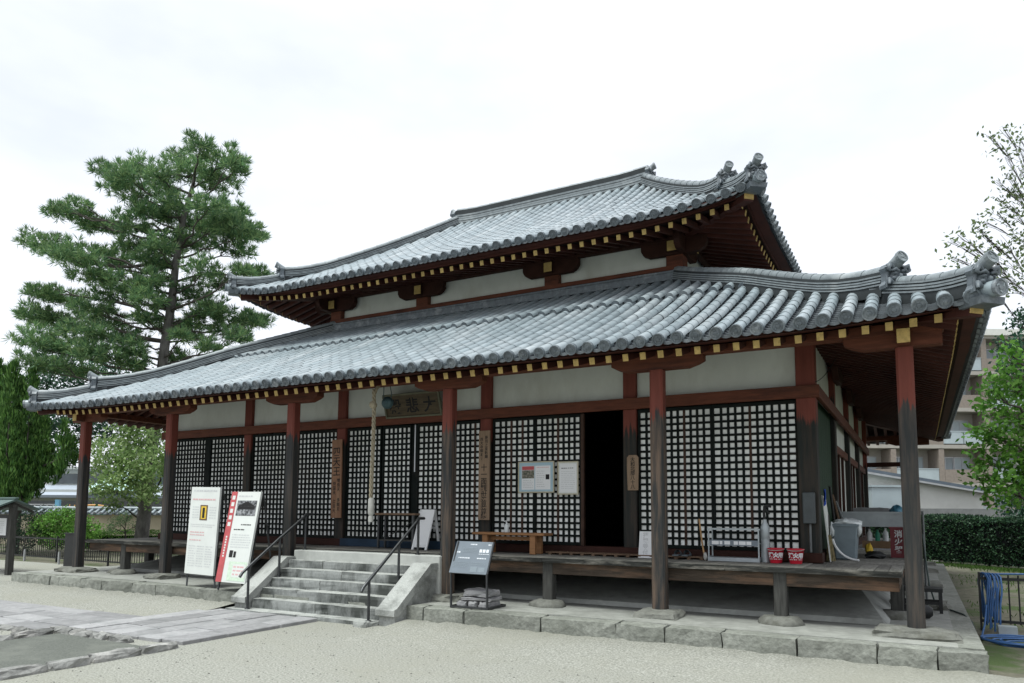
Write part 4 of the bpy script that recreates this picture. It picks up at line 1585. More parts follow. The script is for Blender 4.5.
# ---- grey notice on a metal stand weighted with stones
t = thing('notice_stand', 'slanted blue grey notice with white print on a metal stand', 'sign', (2.65, -.45, PT))
bl, br, tl, tr = Vector((2.29, -.75, .41)), Vector((2.93, -.75, .405)), Vector((2.30, -.55, .865)), Vector((2.95, -.55, .875))
ux = (br-bl).normalized()
uy = (tl-bl).normalized()
nn = ux.cross(uy).normalized()
wd, ht = (br-bl).length, (tl-bl).length
b = MB()
b.obox(bl+ux*wd/2+uy*ht/2-nn*.012, ux*wd/2, uy*ht/2, nn*.012, 0)
f = bl+nn*.003
rg = random.Random(4)
lines_into(b, f+ux*wd*.40+uy*ht*.93, ux, uy, wd*.22, ht*.05, 1, 1, rg, .7)
lines_into(b, f+ux*wd*.88+uy*ht*.93, ux, uy, wd*.09, ht*.05, 1, 1, rg, .7)
lines_into(b, f+ux*wd*.22+uy*ht*.82, ux, uy, wd*.42, ht*.18, 4, 2, rg, .5)
for q in range(3):
    rect_into(b, f, ux, uy, wd*(.68+.09*q), wd*(.75+.09*q), ht*.66, ht*.76, 1)
lines_into(b, f+ux*wd*.68+uy*ht*.63, ux, uy, wd*.27, ht*.04, 1, 1, rg, .5)
lines_into(b, f+ux*wd*.08+uy*ht*.68, ux, uy, wd*.09, ht*.06, 1, 1, rg, .8)
lines_into(b, f+ux*wd*.16+uy*ht*.50, ux, uy, wd*.32, ht*.05, 1, 1, rg, .7)
lines_into(b, f+ux*wd*.66+uy*ht*.50, ux, uy, wd*.28, ht*.05, 1, 1, rg, .7)
lines_into(b, f+ux*wd*.06+uy*ht*.36, ux, uy, wd*.42, ht*.18, 4, 2, rg, .5)
lines_into(b, f+ux*wd*.54+uy*ht*.36, ux, uy, wd*.42, ht*.10, 2, 2, rg, .5)
rect_into(b, f, ux, uy, wd*.55, wd*.72, ht*.05, ht*.22, 2)
rect_into(b, f, ux, uy, wd*.76, wd*.93, ht*.05, ht*.20, 2)
b.build('notice_panel', ['signblue', 'signwhite', 'signpale'], t)
b = MB()
for xx in (2.33, 2.95):
    b.bar((xx, -.74, PT), (xx-.01, -.74, .41), .025, .025)
    b.bar((xx, -.74, PT+.02), (xx, -.22, PT+.02), .03, .03)
    b.bar((xx-.01, -.735, .39), (xx, -.56, .86), .022, .022)
b.bar((2.34, -.74, PT+.02), (2.94, -.74, PT+.02), .028, .028)
b.bar((2.34, -.22, PT+.02), (2.94, -.22, PT+.02), .028, .028)
b.build('stand_frame', 'metalrail', t)
for i, (xa, xb, ya, yb, za, zb, lb) in enumerate([
        (2.38, 2.55, -.68, -.30, PT+.004, PT+.10, 'small concrete block under the slanted notice, nearest the stone steps'),
        (2.58, 2.73, -.68, -.30, PT+.004, PT+.10, 'small concrete block under the slanted notice, between two others'),
        (2.76, 2.92, -.68, -.30, PT+.004, PT+.10, 'small concrete block under the slanted notice, farthest from the steps'),
        (2.44, 2.94, -.66, -.26, PT+.104, PT+.165, 'flat grey slab lying on three blocks below a broken stone'),
        (2.46, 2.90, -.64, -.30, PT+.168, PT+.265, 'broken pale stone on top of the pile in the notice stand')]):
    b = MB()
    b.rough_block(xa, xb, ya, yb, za, zb, 700+i, .012 if i < 3 else .02)
    tag(b.build('weight_stone', 'paving', base=((xa+xb)/2, (ya+yb)/2, za)), lb, 'stone', 'stones weighting the notice stand')

# ---- hanging rope, bell, name plaque
b = MB()
rx, ry = .255, -.12
for k in range(3):
    pts = []
    n_ = 150
    for i in range(n_+1):
        z = 3.40-(3.40-1.52)*i/n_
        a = i*.33+k*2*PI/3
        sway = .012*math.sin(i*.03)
        pts.append((rx+sway+.021*math.cos(a), ry+.021*math.sin(a), z))
    b.tube(pts, .016, 6, 0)
b.tube([(rx, ry, 1.53), (rx, ry, 1.50), (rx, ry, 1.27), (rx, ry, 1.24)], [.035, .052, .055, .04], 10, 1)
b.tube([(rx, ry, 1.24), (rx, ry, 1.19), (rx, ry, 1.12)], [.03, .048, .042], 9, 1)
b.tube([(rx, ry, 3.30), (rx+.03, ry+.03, 3.42), (rx+.04, ry+.08, 3.47)], .03, 7, 0)
b.blob((rx-.01, ry, 3.13), (.075, .06, .07), 5, .1, 10, 6, 0)
tag(b.build('bell_rope', ['rope', 'ropewhite'], base=(rx, ry, 1.12)), 'thick twisted straw coloured rope hanging in front of the lattice doors', 'rope')
b = MB()
bc = Vector((.33, .16, 3.20))
ax = Vector((0.25, -1, .0)).normalized()
b.lathe([(.01, -.07), (.05, -.065), (.085, -.045), (.102, -.025), (.105, -.008), (.110, -.008), (.110, .008), (.105, .008), (.102, .025), (.085, .045), (.05, .065), (.01, .07)], 22, bc, ax, 0)
b.lathe([(.035, 0), (.035, .012), (.025, .016)], 14, bc+ax*.062, ax, 0)
for s_ in (-1, 1):
    b.tube([bc+Vector((s_*.07, 0, .07)), bc+Vector((s_*.09, 0, .14)), bc+Vector((s_*.07, -.02, .28))], .008, 6, 0)
tag(b.build('gong_bell', 'bronze', base=tuple(bc)), 'round blue green bronze gong hanging beside the name plaque', 'bell')
t = thing('name_plaque', 'dark wooden name plaque with three large characters under the eaves', 'plaque', (.2, 1.0, 3.1))
ux, uy = Vector((1, 0, 0)), Vector((0, -.32, 1)).normalized()
nn = ux.cross(uy).normalized()
o = Vector((-.43, 1.12, 3.10))
b = MB()
b.obox(o+ux*.62+uy*.20-nn*.02, ux*.62, uy*.20, nn*.018, 0)
for i, ch in enumerate('殿悲大'):
    text_into(b, ch, .30, o+ux*(.22+.40*i)+uy*.08+nn*.002, ux, uy, 1, True, 1, 1.0, .006)
b.build('plaque_board', ['plaque', 'ink'], t)
b = MB()
for (c, a1, a2) in ((o+ux*.62+uy*.415, ux*.645, uy*.016), (o+ux*.62-uy*.015, ux*.645, uy*.016), (o-ux*.015+uy*.20, ux*.016, uy*.198), (o+ux*1.255+uy*.20, ux*.016, uy*.198)):
    b.obox(c, a1, a2, nn*.025)
b.build('plaque_frame', 'plaqueframe', t)

# ---- wooden name boards on the wall columns
def name_board(label, x0, x1, z0, z1, y, main, small, m, cat='sign', tilt=0.0, size=None, rounded=False):
    b = MB()
    w_ = x1-x0
    ux = Vector((math.cos(tilt), 0, math.sin(tilt)))
    uz = Vector((-math.sin(tilt), 0, math.cos(tilt)))
    o = Vector((x0, y, z0))
    h_ = z1-z0
    if rounded:
        poly = [(0, 0), (w_, 0), (w_*1.06, h_*.6), (w_*1.06, h_*.93), (w_*.85, h_), (w_*.15, h_), (-w_*.06, h_*.93), (-w_*.06, h_*.6)]
    else:
        poly = [(0, 0), (w_, 0), (w_, h_), (0, h_)]
    b.prism(poly, o, ux, uz, (0, .028, 0), 0)
    f = o-Vector((0, .003, 0))
    for (txt, sz, cx, cz, gap) in main+small:
        text_into(b, txt, sz, f+ux*(w_*cx)+uz*(h_*cz-sz*.8), ux, uz, 1, True, gap, 1.0, sz*.012)
    return tag(b.build('wooden_name_board', [m, 'ink'], base=(x0, y, z0)), label, cat, 'wooden name boards on the columns')
YB = YW-.19-.030
name_board('tall wooden name board with three big characters, beside the rope', -1.80, -1.545, 1.165, 2.72, YB,
           [('四天王', .20, .5, .90, .98)], [('持国天', .085, .30, .46, 1.05), ('増長天', .085, .72, .50, 1.05), ('広目天', .085, .30, .23, 1.05), ('多聞天', .085, .72, .25, 1.05)], 'woodsignred', tilt=.015)
name_board('tall narrow wooden name board with one long column of characters, above the wooden bench', 1.632, 1.855, 1.165, 2.735, YB,
           [('十一面観世音菩薩', .130, .5, .62, .93)], [('鳥羽上皇勅願', .066, .70, .94, 1.02), ('西大寺御本尊', .066, .27, .92, 1.02)], 'woodsign')
name_board('short wooden name board with shaped top right of the dark doorway', 4.375, 4.545, 1.66, 2.22, YW-.145,
           [('大和北部八十八', .078, .5, .93, .92)], [], 'woodsign', rounded=True)

# ---- table under the rope, A-frame board
t = thing('side_table', 'slim dark table with pale wooden top under the rope', 'table', (.05, 1.0, DT))
b = MB()
b.box(-.43, .50, .80, 1.08, 1.235, 1.272)
b.build('tabletop', 'woodold', t, bevel=.005)
for (x, y) in ((-.36, .84), (.43, .84), (-.36, 1.04), (.43, 1.04)):
    b = MB()
    b.box(x-.018, x+.018, y-.018, y+.018, DT+.003, 1.234)
    b.build('leg', 'metalrail', t)
b = MB()
b.box(-.34, .41, .83, 1.05, .765, .785)
b.bar((-.36, 1.04, .80), (.43, 1.04, 1.20), .01, .01)
b.build('shelf', 'greywood', t)

t = thing('sandwich_board', 'white folding sandwich board standing by the lattice doors', 'sign', (.72, .95, DT))
b = MB()
for (ya, yb, q) in ((.78, .98, 0), (1.20, 1.00, 1)):
    a0, a1 = Vector((.47, ya, DT+.003)), Vector((.76, ya, DT+.003))
    c0, c1 = Vector((.51, yb, 1.335)), Vector((.79, yb, 1.335))
    b = MB()
    d0, d1 = (c0-a0), (c1-a1)
    b.bar(a0, c0, .045, .022)
    b.bar(a1, c1, .045, .022)
    b.bar(a0+d0*.10+Vector((.02, 0, 0)), a1+d1*.10-Vector((.02, 0, 0)), .022, .05)
    b.bar(c0-Vector((.02, 0, .02)), c1+Vector((.02, 0, -.02)), .022, .05)
    if q == 0:
        e = [a0+d0*.13, a1+d1*.13, a1+d1*.985, a0+d0*.985]
        off = Vector((0, .006, 0))
        b.add([p-off for p in e]+[p+off for p in e], [(0, 1, 2, 3), (7, 6, 5, 4), (0, 4, 5, 1), (1, 5, 6, 2), (2, 6, 7, 3), (3, 7, 4, 0)], 0)
    else:
        b.bar(a0+d0*.55, a1+d1*.55, .02, .04)
    b.build('board_leaf', 'white', t)

# ---- bench with a bottle
t = thing('wooden_bench', 'brown wooden bench under the framed notices', 'bench', (2.48, .85, DT))
b = MB()
b.box(1.78, 3.14, .68, 1.02, .925, .965)
b.build('seat', 'woodbench', t, bevel=.006)
for x in (2.02, 2.92):
    for y in (.74, .96):
        b = MB()
        b.box(x-.05, x+.05, y-.035, y+.035, DT+.003, .924)
        b.build('leg', 'woodbench', t, bevel=.005)
b = MB()
b.box(2.07, 2.87, .83, .87, .84, .90)
b.build('stretcher', 'woodbench', t)
t = thing('pump_bottle', 'clear pump bottle standing on the wooden bench', 'bottle', (2.36, .85, .966))
b = MB()
b.lathe([(.036, 0), (.040, .01), (.040, .11), (.033, .13), (.014, .14), (.014, .15)], 14, (2.36, .85, .966), (0, 0, 1))
b.build('bottle_body', 'plastic', t)
b = MB()
b.lathe([(.016, .150), (.016, .165), (.005, .167), (.005, .185)], 10, (2.36, .85, .966), (0, 0, 1))
b.bar((2.365, .85, 1.155), (2.31, .85, 1.150), .014, .012)
b.build('pump_head', 'white', t)

# ---- framed notices on the lattice
def frame(label, x0, x1, z0, z1, kind):
    t = thing('framed_notice', label, 'notice', ((x0+x1)/2, YL-.06, z0), 'framed notices on the lattice door')
    y = YL-.062
    b = MB()
    b.box(x0+.02, x1-.02, y+.004, y+.016, z0+.02, z1-.02, 0)
    o, ux, uy = Vector((x0, y, z0)), Vector((1, 0, 0)), Vector((0, 0, 1))
    w_, h_ = x1-x0, z1-z0
    rg = random.Random(8)
    n1 = Vector((0, -.0012, 0))
    o = o+Vector((0, .003, 0))
    if kind == 0:
        rect_into(b, o+n1, ux, uy, w_*.10, w_*.46, h_*.10, h_*.86, 1)
        rect_into(b, o+n1*2, ux, uy, w_*.11, w_*.45, h_*.73, h_*.85, 3)
        rect_into(b, o+n1*2, ux, uy, w_*.11, w_*.45, h_*.46, h_*.72, 4)
        lines_into(b, o+n1*2+ux*w_*.14+uy*h_*.42, ux, uy, w_*.28, h_*.28, 5, 5, rg, .35)
        rect_into(b, o+n1, ux, uy, w_*.48, w_*.90, h_*.10, h_*.86, 1)
        lines_into(b, o+n1*2+ux*w_*.52+uy*h_*.83, ux, uy, w_*.34, h_*.05, 1, 6, rg, .5)
        lines_into(b, o+n1*2+ux*w_*.52+uy*h_*.72, ux, uy, w_*.22, h_*.56, 8, 5, rg, .3)
        rect_into(b, o+n1*2, ux, uy, w_*.77, w_*.87, h_*.42, h_*.58, 7)
    else:
        rect_into(b, o+n1, ux, uy, w_*.10, w_*.90, h_*.08, h_*.92, 1)
        lines_into(b, o+n1*2+ux*w_*.18+uy*h_*.82, ux, uy, w_*.66, h_*.05, 1, 7, rg, .4)
        lines_into(b, o+n1*2+ux*w_*.18+uy*h_*.72, ux, uy, w_*.66, h_*.56, 10, 5, rg, .25)
    b.build('notice_sheet', ['matblue' if kind == 0 else 'boardwhite', 'white', 'paper', 'redband', 'photocol', 'inkgrey', 'inkred', 'ink'], t)
    b = MB()
    q = .02
    b.box(x0, x1, y-.004, y+.02, z1-q, z1)
    b.box(x0, x1, y-.004, y+.02, z0, z0+q)
    b.box(x0, x0+q, y-.004, y+.02, z0+q, z1-q)
    b.box(x1-q, x1, y-.004, y+.02, z0+q, z1-q)
    b.build('notice_frame', mat('frame_wood%d' % kind, (0.40, 0.37, 0.27), 0.5, 0.15, 8), t)
frame('wide framed notice with two sheets on a pale blue ground', 2.365, 3.055, 1.635, 2.17, 0)
frame('narrow framed notice with one white printed sheet', 3.12, 3.50, 1.60, 2.155, 1)

# ---- white upright sign, slippers, duckboard
b = MB()
b.prism([(0, 0), (.245, 0), (.235, .40), (.012, .40)], (4.63, .93, DT+.003), (1, 0, 0), (0, .12, 1), (0, .018, 0), 0)
text_into(b, '拝観受付', .088, (4.74, .9285+.038, DT+.315), (1, 0, 0), (0, .12, 1), 1, True, 1.0, 1.0, .002)
tag(b.build('upright_sign', ['white', 'inkgrey'], base=(4.75, .95, DT)), 'small white upright sign with four characters beside the front post', 'sign')
b = MB()
for i in range(4):
    b.box(3.05, 6.0, .93+i*.085, .99+i*.085, DT+.030, DT+.048)
for i in range(16):
    x = 3.1+i*.19
    b.box(x, x+.05, .932, 1.243, DT+.003, DT+.029)
tag(b.build('duckboard', 'woodold', base=(4.5, 1.1, DT)), 'low slatted wooden duckboard along the doorway sill', 'duckboard')
for i, (x, lb) in enumerate(((5.22, 'grey slipper on the boards left of its pair'), (5.36, 'grey slipper on the boards nearer the metal rack'))):
    b = MB()
    z = DT+.052
    b.prism([(-.045, 0), (.045, 0), (.05, .12), (.045, .22), (.02, .25), (-.02, .25), (-.045, .22), (-.05, .12)], (x, .88, z), (1, 0, 0), (0, 1, 0), (0, 0, .018), 0)
    vs, fs = [], []
    for k_ in range(4):
        yy = .88+.11+.04*k_
        hh = [.075, .07, .055, .03][k_]
        for j in range(7):
            a = PI*j/6
            vs.append((x+.05*math.cos(a), yy, z+.018+hh*math.sin(a)))
    for k_ in range(3):
        for j in range(6):
            fs.append((k_*7+j, k_*7+j+1, k_*7+8+j, k_*7+7+j))
    b.add(vs, fs, 0, True)
    tag(b.build('slipper', mat('slipper%d' % i, (.10, .12, .13), .7, .2, 8), base=(x, .9, z)), lb, 'slipper', 'pair of grey slippers')

# ---- metal rack with a lettered strip, stick, hand pump, fire buckets
t = thing('metal_rack', 'low metal umbrella rack with a dark lettered strip before the lattice', 'rack', (6.1, 1.0, DT))
xa, xb, ya, yb = 5.72, 6.42, .88, 1.10
b = MB()
for x in (xa, xb):
    for y in (ya, yb):
        b.bar((x, y, DT+.02), (x, y, 1.08), .018, .018)
for y in (ya, yb):
    b.bar((xa-.02, y, 1.08), (xb+.02, y, 1.08), .02, .02)
    b.bar((xa, y, .875), (xb, y, .875), .012, .012)
for x in (xa, xb):
    b.bar((x, ya, 1.08), (x, yb, 1.08), .02, .02)
    b.bar((x, ya, .68), (x, yb, .68), .014, .014)
b.build('rack_frame', 'zinc', t)
b = MB()
b.box(xa-.01, xb+.01, ya-.02, yb+.02, DT+.003, DT+.055)
b.build('drip_tray', 'zinc', t)
b = MB()
b.box(xa+.02, xb-.01, ya-.020, ya-.010, .845, .925, 0)
lines_into(b, (xa+.05, ya-.022, .918), Vector((1, 0, 0)), Vector((0, 0, 1)), .26, .065, 1, 1, random.Random(2), .75)
lines_into(b, (xa+.36, ya-.022, .918), Vector((1, 0, 0)), Vector((0, 0, 1)), .28, .065, 1, 1, random.Random(9), .75)
b.build('lettered_strip', ['signblue', 'white'], t)
b = MB()
b.tube([(5.66, .90, DT+.003), (5.60, .96, .9), (5.555, 1.0, 1.22)], [.014, .013, .012], 7, 0)
b.blob((5.665, .895, DT+.06), (.03, .03, .06), 3, .1, 8, 5, 1)
tag(b.build('wooden_stick', ['woodstick', 'ropewhite'], base=(5.66, .9, DT)), 'pale wooden stick leaning against the metal rack', 'stick')
t = thing('spray_pump', 'upright white spray bottle with a black trigger standing on the rack side', 'sprayer', (6.49, 1.0, DT))
b = MB()
b.lathe([(.06, 0), (.06, .30), (.055, .33), (.06, .34), (.06, .50), (.03, .56), (.025, .60)], 14, (6.49, 1.0, DT+.003), (0, 0, 1))
b.build('sprayer_tank', 'zinc', t)
b = MB()
b.tube([(6.49, 1.0, 1.20), (6.48, 1.0, 1.30), (6.49, 1.0, 1.40), (6.53, .99, 1.42), (6.58, .98, 1.40)], [.02, .018, .022, .022, .015], 8)
b.bar((6.50, .99, 1.37), (6.56, .97, 1.30), .015, .02)
b.build('sprayer_head', 'black', t)
for i, (x, lb) in enumerate(((6.64, 'red fire bucket next to the metal rack'), (6.90, 'red fire bucket next to the corner column'))):
    t = thing('fire_bucket', lb, 'bucket', (x, .92, DT), 'red fire buckets on the veranda')
    b = MB()
    z0 = DT+.003
    b.lathe([(.078, 0), (.080, .006), (.108, .185), (.116, .188), (.116, .202), (.106, .203), (.098, .17), (.074, .03), (.004, .03)], 26, (x, .92, z0), (0, 0, 1), 0)
    # characters wrapped round the bucket's front
    for k_, ch in enumerate('消火用'):
        a = -PI/2+.16+(k_-1)*.62
        rr = .0985
        nrm = Vector((math.cos(a), math.sin(a), 0))
        tx = Vector((-math.sin(a), math.cos(a), 0))
        c = Vector((x, .92, z0+.085))+nrm*(rr+.003)
        upv = (Vector((0, 0, 1))+nrm*.155).normalized()
        text_into(b, ch, .075, c, tx, upv, 1, True, 1, 1, .004)
        lines_into(b, c-upv*.02-tx*.028, tx, upv, .05, .016, 1, 1, random.Random(k_), .6)
    b.build('bucket_body', ['bucketred', 'white'], t)
    b = MB()
    pts = [(x+.112*math.cos(a), .92-.112*math.sin(a)*.3-.08*math.sin(a), z0+.195-.02*math.sin(a)) for a in [PI*k_/10 for k_ in range(11)]]
    b.tube(pts, .005, 6)
    b.build('bucket_handle', 'ropewhite', t)

# ---- electric box on the corner column
t = thing('meter_box', 'dark grey metal box with a pipe below it on the corner column', 'electrical box', (7.07, YW-.20, 1.15))
b = MB()
b.box(6.985, 7.145, YW-.245, YW-.135, 1.17, 1.605)
b.build('box_body', 'boxgrey', t, bevel=.01)
b = MB()
b.tube([(7.07, YW-.17, 1.169), (7.07, YW-.17, DT+.15)], .016, 8)
b.build('conduit', 'conduit', t)
b = MB()
pts = [(7.17+.25*i/8, YW-.12+.55*i/8, 3.18+.42*(i/8)**1.6) for i in range(9)]
b.tube(pts, .006, 5)
tag(b.build('loose_wire', 'black', base=(7.2, YW, 3.18)), 'thin black wire looping up the white plaster at the hall corner', 'wire')

# ================================================================== CLUTTER ON THE SIDE VERANDA
t = thing('dust_bin', 'blue grey plastic bin with white bag on the side veranda', 'bin', (7.42, 2.4, DT))
b = MB()
z0 = DT+.003
v = [(7.27, 2.24, z0), (7.56, 2.24, z0), (7.56, 2.58, z0), (7.27, 2.58, z0), (7.24, 2.20, z0+.54), (7.60, 2.20, z0+.54), (7.60, 2.62, z0+.54), (7.24, 2.62, z0+.54)]
b.add(v, [(0, 3, 2, 1), (4, 5, 6, 7), (0, 1, 5, 4), (1, 2, 6, 5), (2, 3, 7, 6), (3, 0, 4, 7)])
b.build('bin_body', 'bin', t, bevel=.02)
b = MB()
b.box(7.225, 7.615, 2.185, 2.635, z0+.50, z0+.532)
b.build('bin_rim', 'bin', t)
b = MB()
b.blob((7.44, 2.42, z0+.545), (.20, .22, .065), 31, .22, 18, 8)
b.blob((7.60, 2.36, z0+.46), (.05, .12, .10), 32, .25, 10, 6)
b.blob((7.24, 2.24, z0+.44), (.04, .08, .11), 33, .25, 10, 6)
tag(b.build('plastic_bag', 'plastic', base=(7.42, 2.4, z0+.5)), 'crumpled white plastic bag lining the blue grey bin', 'bag')
b = MB()
b.prism([(0, 0), (.46, 0), (.44, .93), (.02, .95)], (7.27, 1.55, DT+.005), (0, 1, 0), (-.09, 0, 1), (.012, 0, 0))
tag(b.build('white_sheet', 'boardwhite', base=(7.25, 1.7, DT)), 'white sheet leaning on the green boards behind the corner column', 'panel')
b = MB()
vs, fs = [], []
for i in range(5):
    for j in range(8):
        vs.append((7.225+.012*math.sin(i*2.1+j*.6), 1.50+.032*i+.010*j*(.4 if i else .1), 1.66-.035*j*(1-.06*i)))
for i in range(4):
    for j in range(7):
        fs.append((i*8+j, i*8+8+j, i*8+9+j, i*8+1+j))
b.add(vs, fs, 0, True)
b.add([(x+.006, y, z) for x, y, z in vs], [q[::-1] for q in fs], 0, True)
tag(b.build('blue_cloth', 'bluecloth', base=(7.22, 1.55, 1.5)), 'bright blue cloth hanging at the hall corner', 'cloth')
b = MB()
b.tube([(7.27, 1.60, 1.30), (7.265, 1.66, DT+.36)], .010, 7, 1)
pts = []
for i in range(26):
    a = i*2.4
    r_ = .012+.002*(i % 5)
    b.tube([(7.265+r_*math.cos(a), 1.66+r_*math.sin(a), DT+.38), (7.275+r_*3*math.cos(a), 1.69+r_*5*math.sin(a), DT+.012)], [.006, .010], 4)
tag(b.build('straw_broom', ['straw', 'greywood'], base=(7.27, 1.66, DT)), 'yellowish straw broom standing behind the corner column', 'broom')
b = MB()
pts = [(7.28+.34*(i/10)**1.5, 1.95+.05*math.sin(i/3), DT+.30*(1-i/10)**2+.02) for i in range(11)]
b.tube(pts, .016, 7)
tag(b.build('white_hose', 'white', base=(7.4, 1.95, DT)), 'short white hose curving down beside the grey bin', 'hose')
# metal trough on its stand
t = thing('metal_trough', 'long grey metal trough on a stand across the side veranda', 'trough', (7.75, 4.0, DT))
b = MB()
b.box(7.25, 8.24, 3.82, 3.84, 1.10, 1.34)
b.box(7.25, 8.24, 4.24, 4.26, 1.10, 1.34)
b.box(7.25, 7.27, 3.841, 4.239, 1.10, 1.34)
b.box(8.22, 8.24, 3.841, 4.239, 1.10, 1.34)
b.box(7.271, 8.219, 3.841, 4.239, 1.10, 1.12)
b.box(7.23, 8.26, 3.80, 3.819, 1.315, 1.35)
b.build('trough_body', 'zinc', t)
for x in (7.30, 8.17):
    for y in (3.86, 4.22):
        b = MB()
        b.box(x-.016, x+.016, y-.016, y+.016, DT+.002, 1.099)
        b.build('leg', 'alu', t)
b = MB()
b.box(7.3, 8.17, 3.84, 4.24, .72, .74)
b.build('shelf', 'alu', t)
b = MB()
b.rough_block(7.42, 7.98, 3.88, 4.18, 1.121, 1.42, 801, .02)
tag(b.build('grey_crate', 'block', base=(7.6, 4.0, 1.12)), 'dull grey box lying in the metal trough', 'box')
b = MB()
b.blob((8.08, 4.02, 1.30), (.13, .17, .14), 41, .2, 14, 8)
tag(b.build('folded_tarp', 'tarp', base=(8.08, 4.0, 1.2)), 'crumpled teal tarpaulin at the outer end of the metal trough', 'tarpaulin')
for i, (pa, pb, m_, lb) in enumerate([((7.24, 3.1, DT+.01), (7.17, 2.9, 1.75), 'black', 'dark pole leaning on the green boards, nearest the bin'),
                                      ((7.36, 3.35, DT+.01), (7.19, 3.05, 1.62), 'woodold', 'brown pole leaning on the green boards behind the dark pole'),
                                      ((7.46, 3.55, DT+.01), (7.20, 3.45, 1.52), 'conduit', 'short grey pole leaning by the metal trough')]):
    b = MB()
    b.tube([pa, pb], .020, 7)
    tag(b.build('leaning_pole', m_, base=pa), lb, 'pole', 'poles leaning against the side wall')
t = thing('cardboard_box', 'low brown cardboard box on the shelf under the metal trough', 'box', (7.85, 4.0, .742))
b = MB()
b.box(7.55, 8.0, 3.87, 4.15, .742, .86)
b.build('box_sides', 'card', t)
for i, (x, m_, r_, h_, lb) in enumerate([(7.66, 'white', .042, .20, 'white plastic bottle in the brown cardboard box'), (7.78, 'green', .040, .19, 'green plastic bottle in the brown cardboard box'),
                                  (7.90, 'plastic', .045, .22, 'clear plastic bottle in the brown cardboard box')]):
    b = MB()
    b.lathe([(r_, 0), (r_, h_*.62), (r_*.4, h_*.82), (r_*.4, h_)], 12, (x, 3.98, .8605), (0, 0, 1))
    tag(b.build('plastic_bottle', m_, base=(x, 3.98, .86)), lb, 'bottle', 'bottles in the cardboard box')
b = MB()
b.blob((7.70, 3.05, DT+.11), (.055, .06, .11), 51, .2, 12, 8)
tag(b.build('yellow_bag', 'yellow', base=(7.66, 3.05, DT)), 'small yellow bag next to the grey bin', 'bag')
b = MB()
b.blob((7.78, 2.95, DT+.05), (.14, .10, .055), 52, .25, 12, 7)
b.tube([(7.66, 2.80, DT+.02), (7.75, 2.78, DT+.06), (7.86, 2.84, DT+.02), (7.80, 2.92, DT+.02), (7.70, 2.88, DT+.02)], .014, 6)
tag(b.build('black_cloth', 'black', base=(7.78, 2.95, DT)), 'heap of black cloth and cord on the deck by the yellow bag', 'cloth')
t = thing('extinguisher_box', 'dark red upright box lettered in white beside the corner post', 'box', (8.09, 3.4, DT))
b = MB()
b.box(7.99, 8.19, 3.34, 3.56, DT+.003, 1.08)
for i, ch in enumerate('消火器'):
    text_into(b, ch, .12, (8.105, 3.337, .955-.125*i), (1, 0, 0), (0, 0, 1), 1, True, 1, 1, .003)
b.build('box_body', ['extred', 'white'], t)
b = MB()
b.box(7.975, 8.205, 3.325, 3.575, 1.081, 1.105)
b.build('box_lid', 'extred', t)

# things on the stone platform by the corner post
t = thing('low_stand', 'low black wooden stand on the platform behind the corner post', 'stand', (8.42, 2.5, PT))
b = MB()
b.box(8.12, 8.66, 2.35, 2.75, .20, .25)
b.build('stand_top', 'black', t)
for x in (8.15, 8.63):
    for y in (2.38, 2.72):
        b = MB()
        b.box(x-.022, x+.022, y-.022, y+.022, PT+.002, .199)
        b.build('leg', 'black', t)
b = MB()
b.box(8.16, 8.62, 2.37, 2.39, .02, .06)
b.build('stretcher', 'black', t)
b = MB()
b.box(8.16, 8.62, 2.71, 2.73, .02, .06)
b.build('stretcher', 'black', t)
b = MB()
b.tube([(8.05, 1.62, PT+.095), (8.10, 1.62, PT+.095), (8.47, 1.68, PT+.095), (8.52, 1.68, PT+.095)], [.05, .09, .09, .05], 14)
tag(b.build('dark_roll', 'black', base=(8.3, 1.65, PT)), 'dark roll lying on the platform at the foot of the corner post', 'roll')
b = MB()
b.tube([(8.46, 3.25, PT+.002), (8.455, 3.25, 1.36)], .018, 8)
tag(b.build('grey_pipe', 'conduit', base=(8.46, 3.25, PT)), 'thin grey pipe standing upright just behind the corner post', 'pipe')
b = MB()
pts = [(8.44, 3.20, 1.0), (8.47, 3.12, .60), (8.50, 2.98, .25), (8.56, 3.0, .0), (8.66, 3.1, PT+.015), (8.80, 2.7, PT+.012), (8.9, 2.35, PT+.012), (8.98, 2.1, PT-.05), (9.04, 2.0, G+.02), (9.2, 1.9, G+.02)]
b.tube(pts, .012, 7)
tag(b.build('garden_hose', 'cablegreen', base=(8.6, 3, PT)), 'dark green hose running from the corner post to the yard', 'hose')

# ================================================================== FENCES
def iron_fence(label, p0, p1, h, n_, post_every, pw=.022, group=None, m='black'):
    p0, p1 = Vector(p0), Vector(p1)
    t = thing('iron_fence', label, 'fence', tuple(p0), group)
    d = (p1-p0)
    b = MB()
    for i in range(n_+1):
        q = p0.lerp(p1, i/n_)
        if i % post_every:
            b.tube([q+Vector((0, 0, .12)), q+Vector((0, 0, h))], .011, 6)
    b.build('fence_bars', m, t)
    for zz in (.15, h-.06):
        b = MB()
        b.bar(p0+Vector((0, 0, zz)), p1+Vector((0, 0, zz)), .02, .04)
        b.build('fence_rail', m, t)
    for i in range(0, n_+1, post_every):
        q = p0.lerp(p1, i/n_)
        b = MB()
        b.box(q.x-pw, q.x+pw, q.y-pw, q.y+pw, q.z, q.z+h+.03)
        b.build('fence_post', m, t)
    return t
iron_fence('black iron railing with a blue hose draped over it at the yard', (9.14, 3.0, G), (13.2, 3.0, G), .82, 34, 17, .014)
iron_fence('black iron railing before the green bushes at the far end', (-21.5, 3.9, G), (-9.6, 3.2, G), .80, 96, 24)
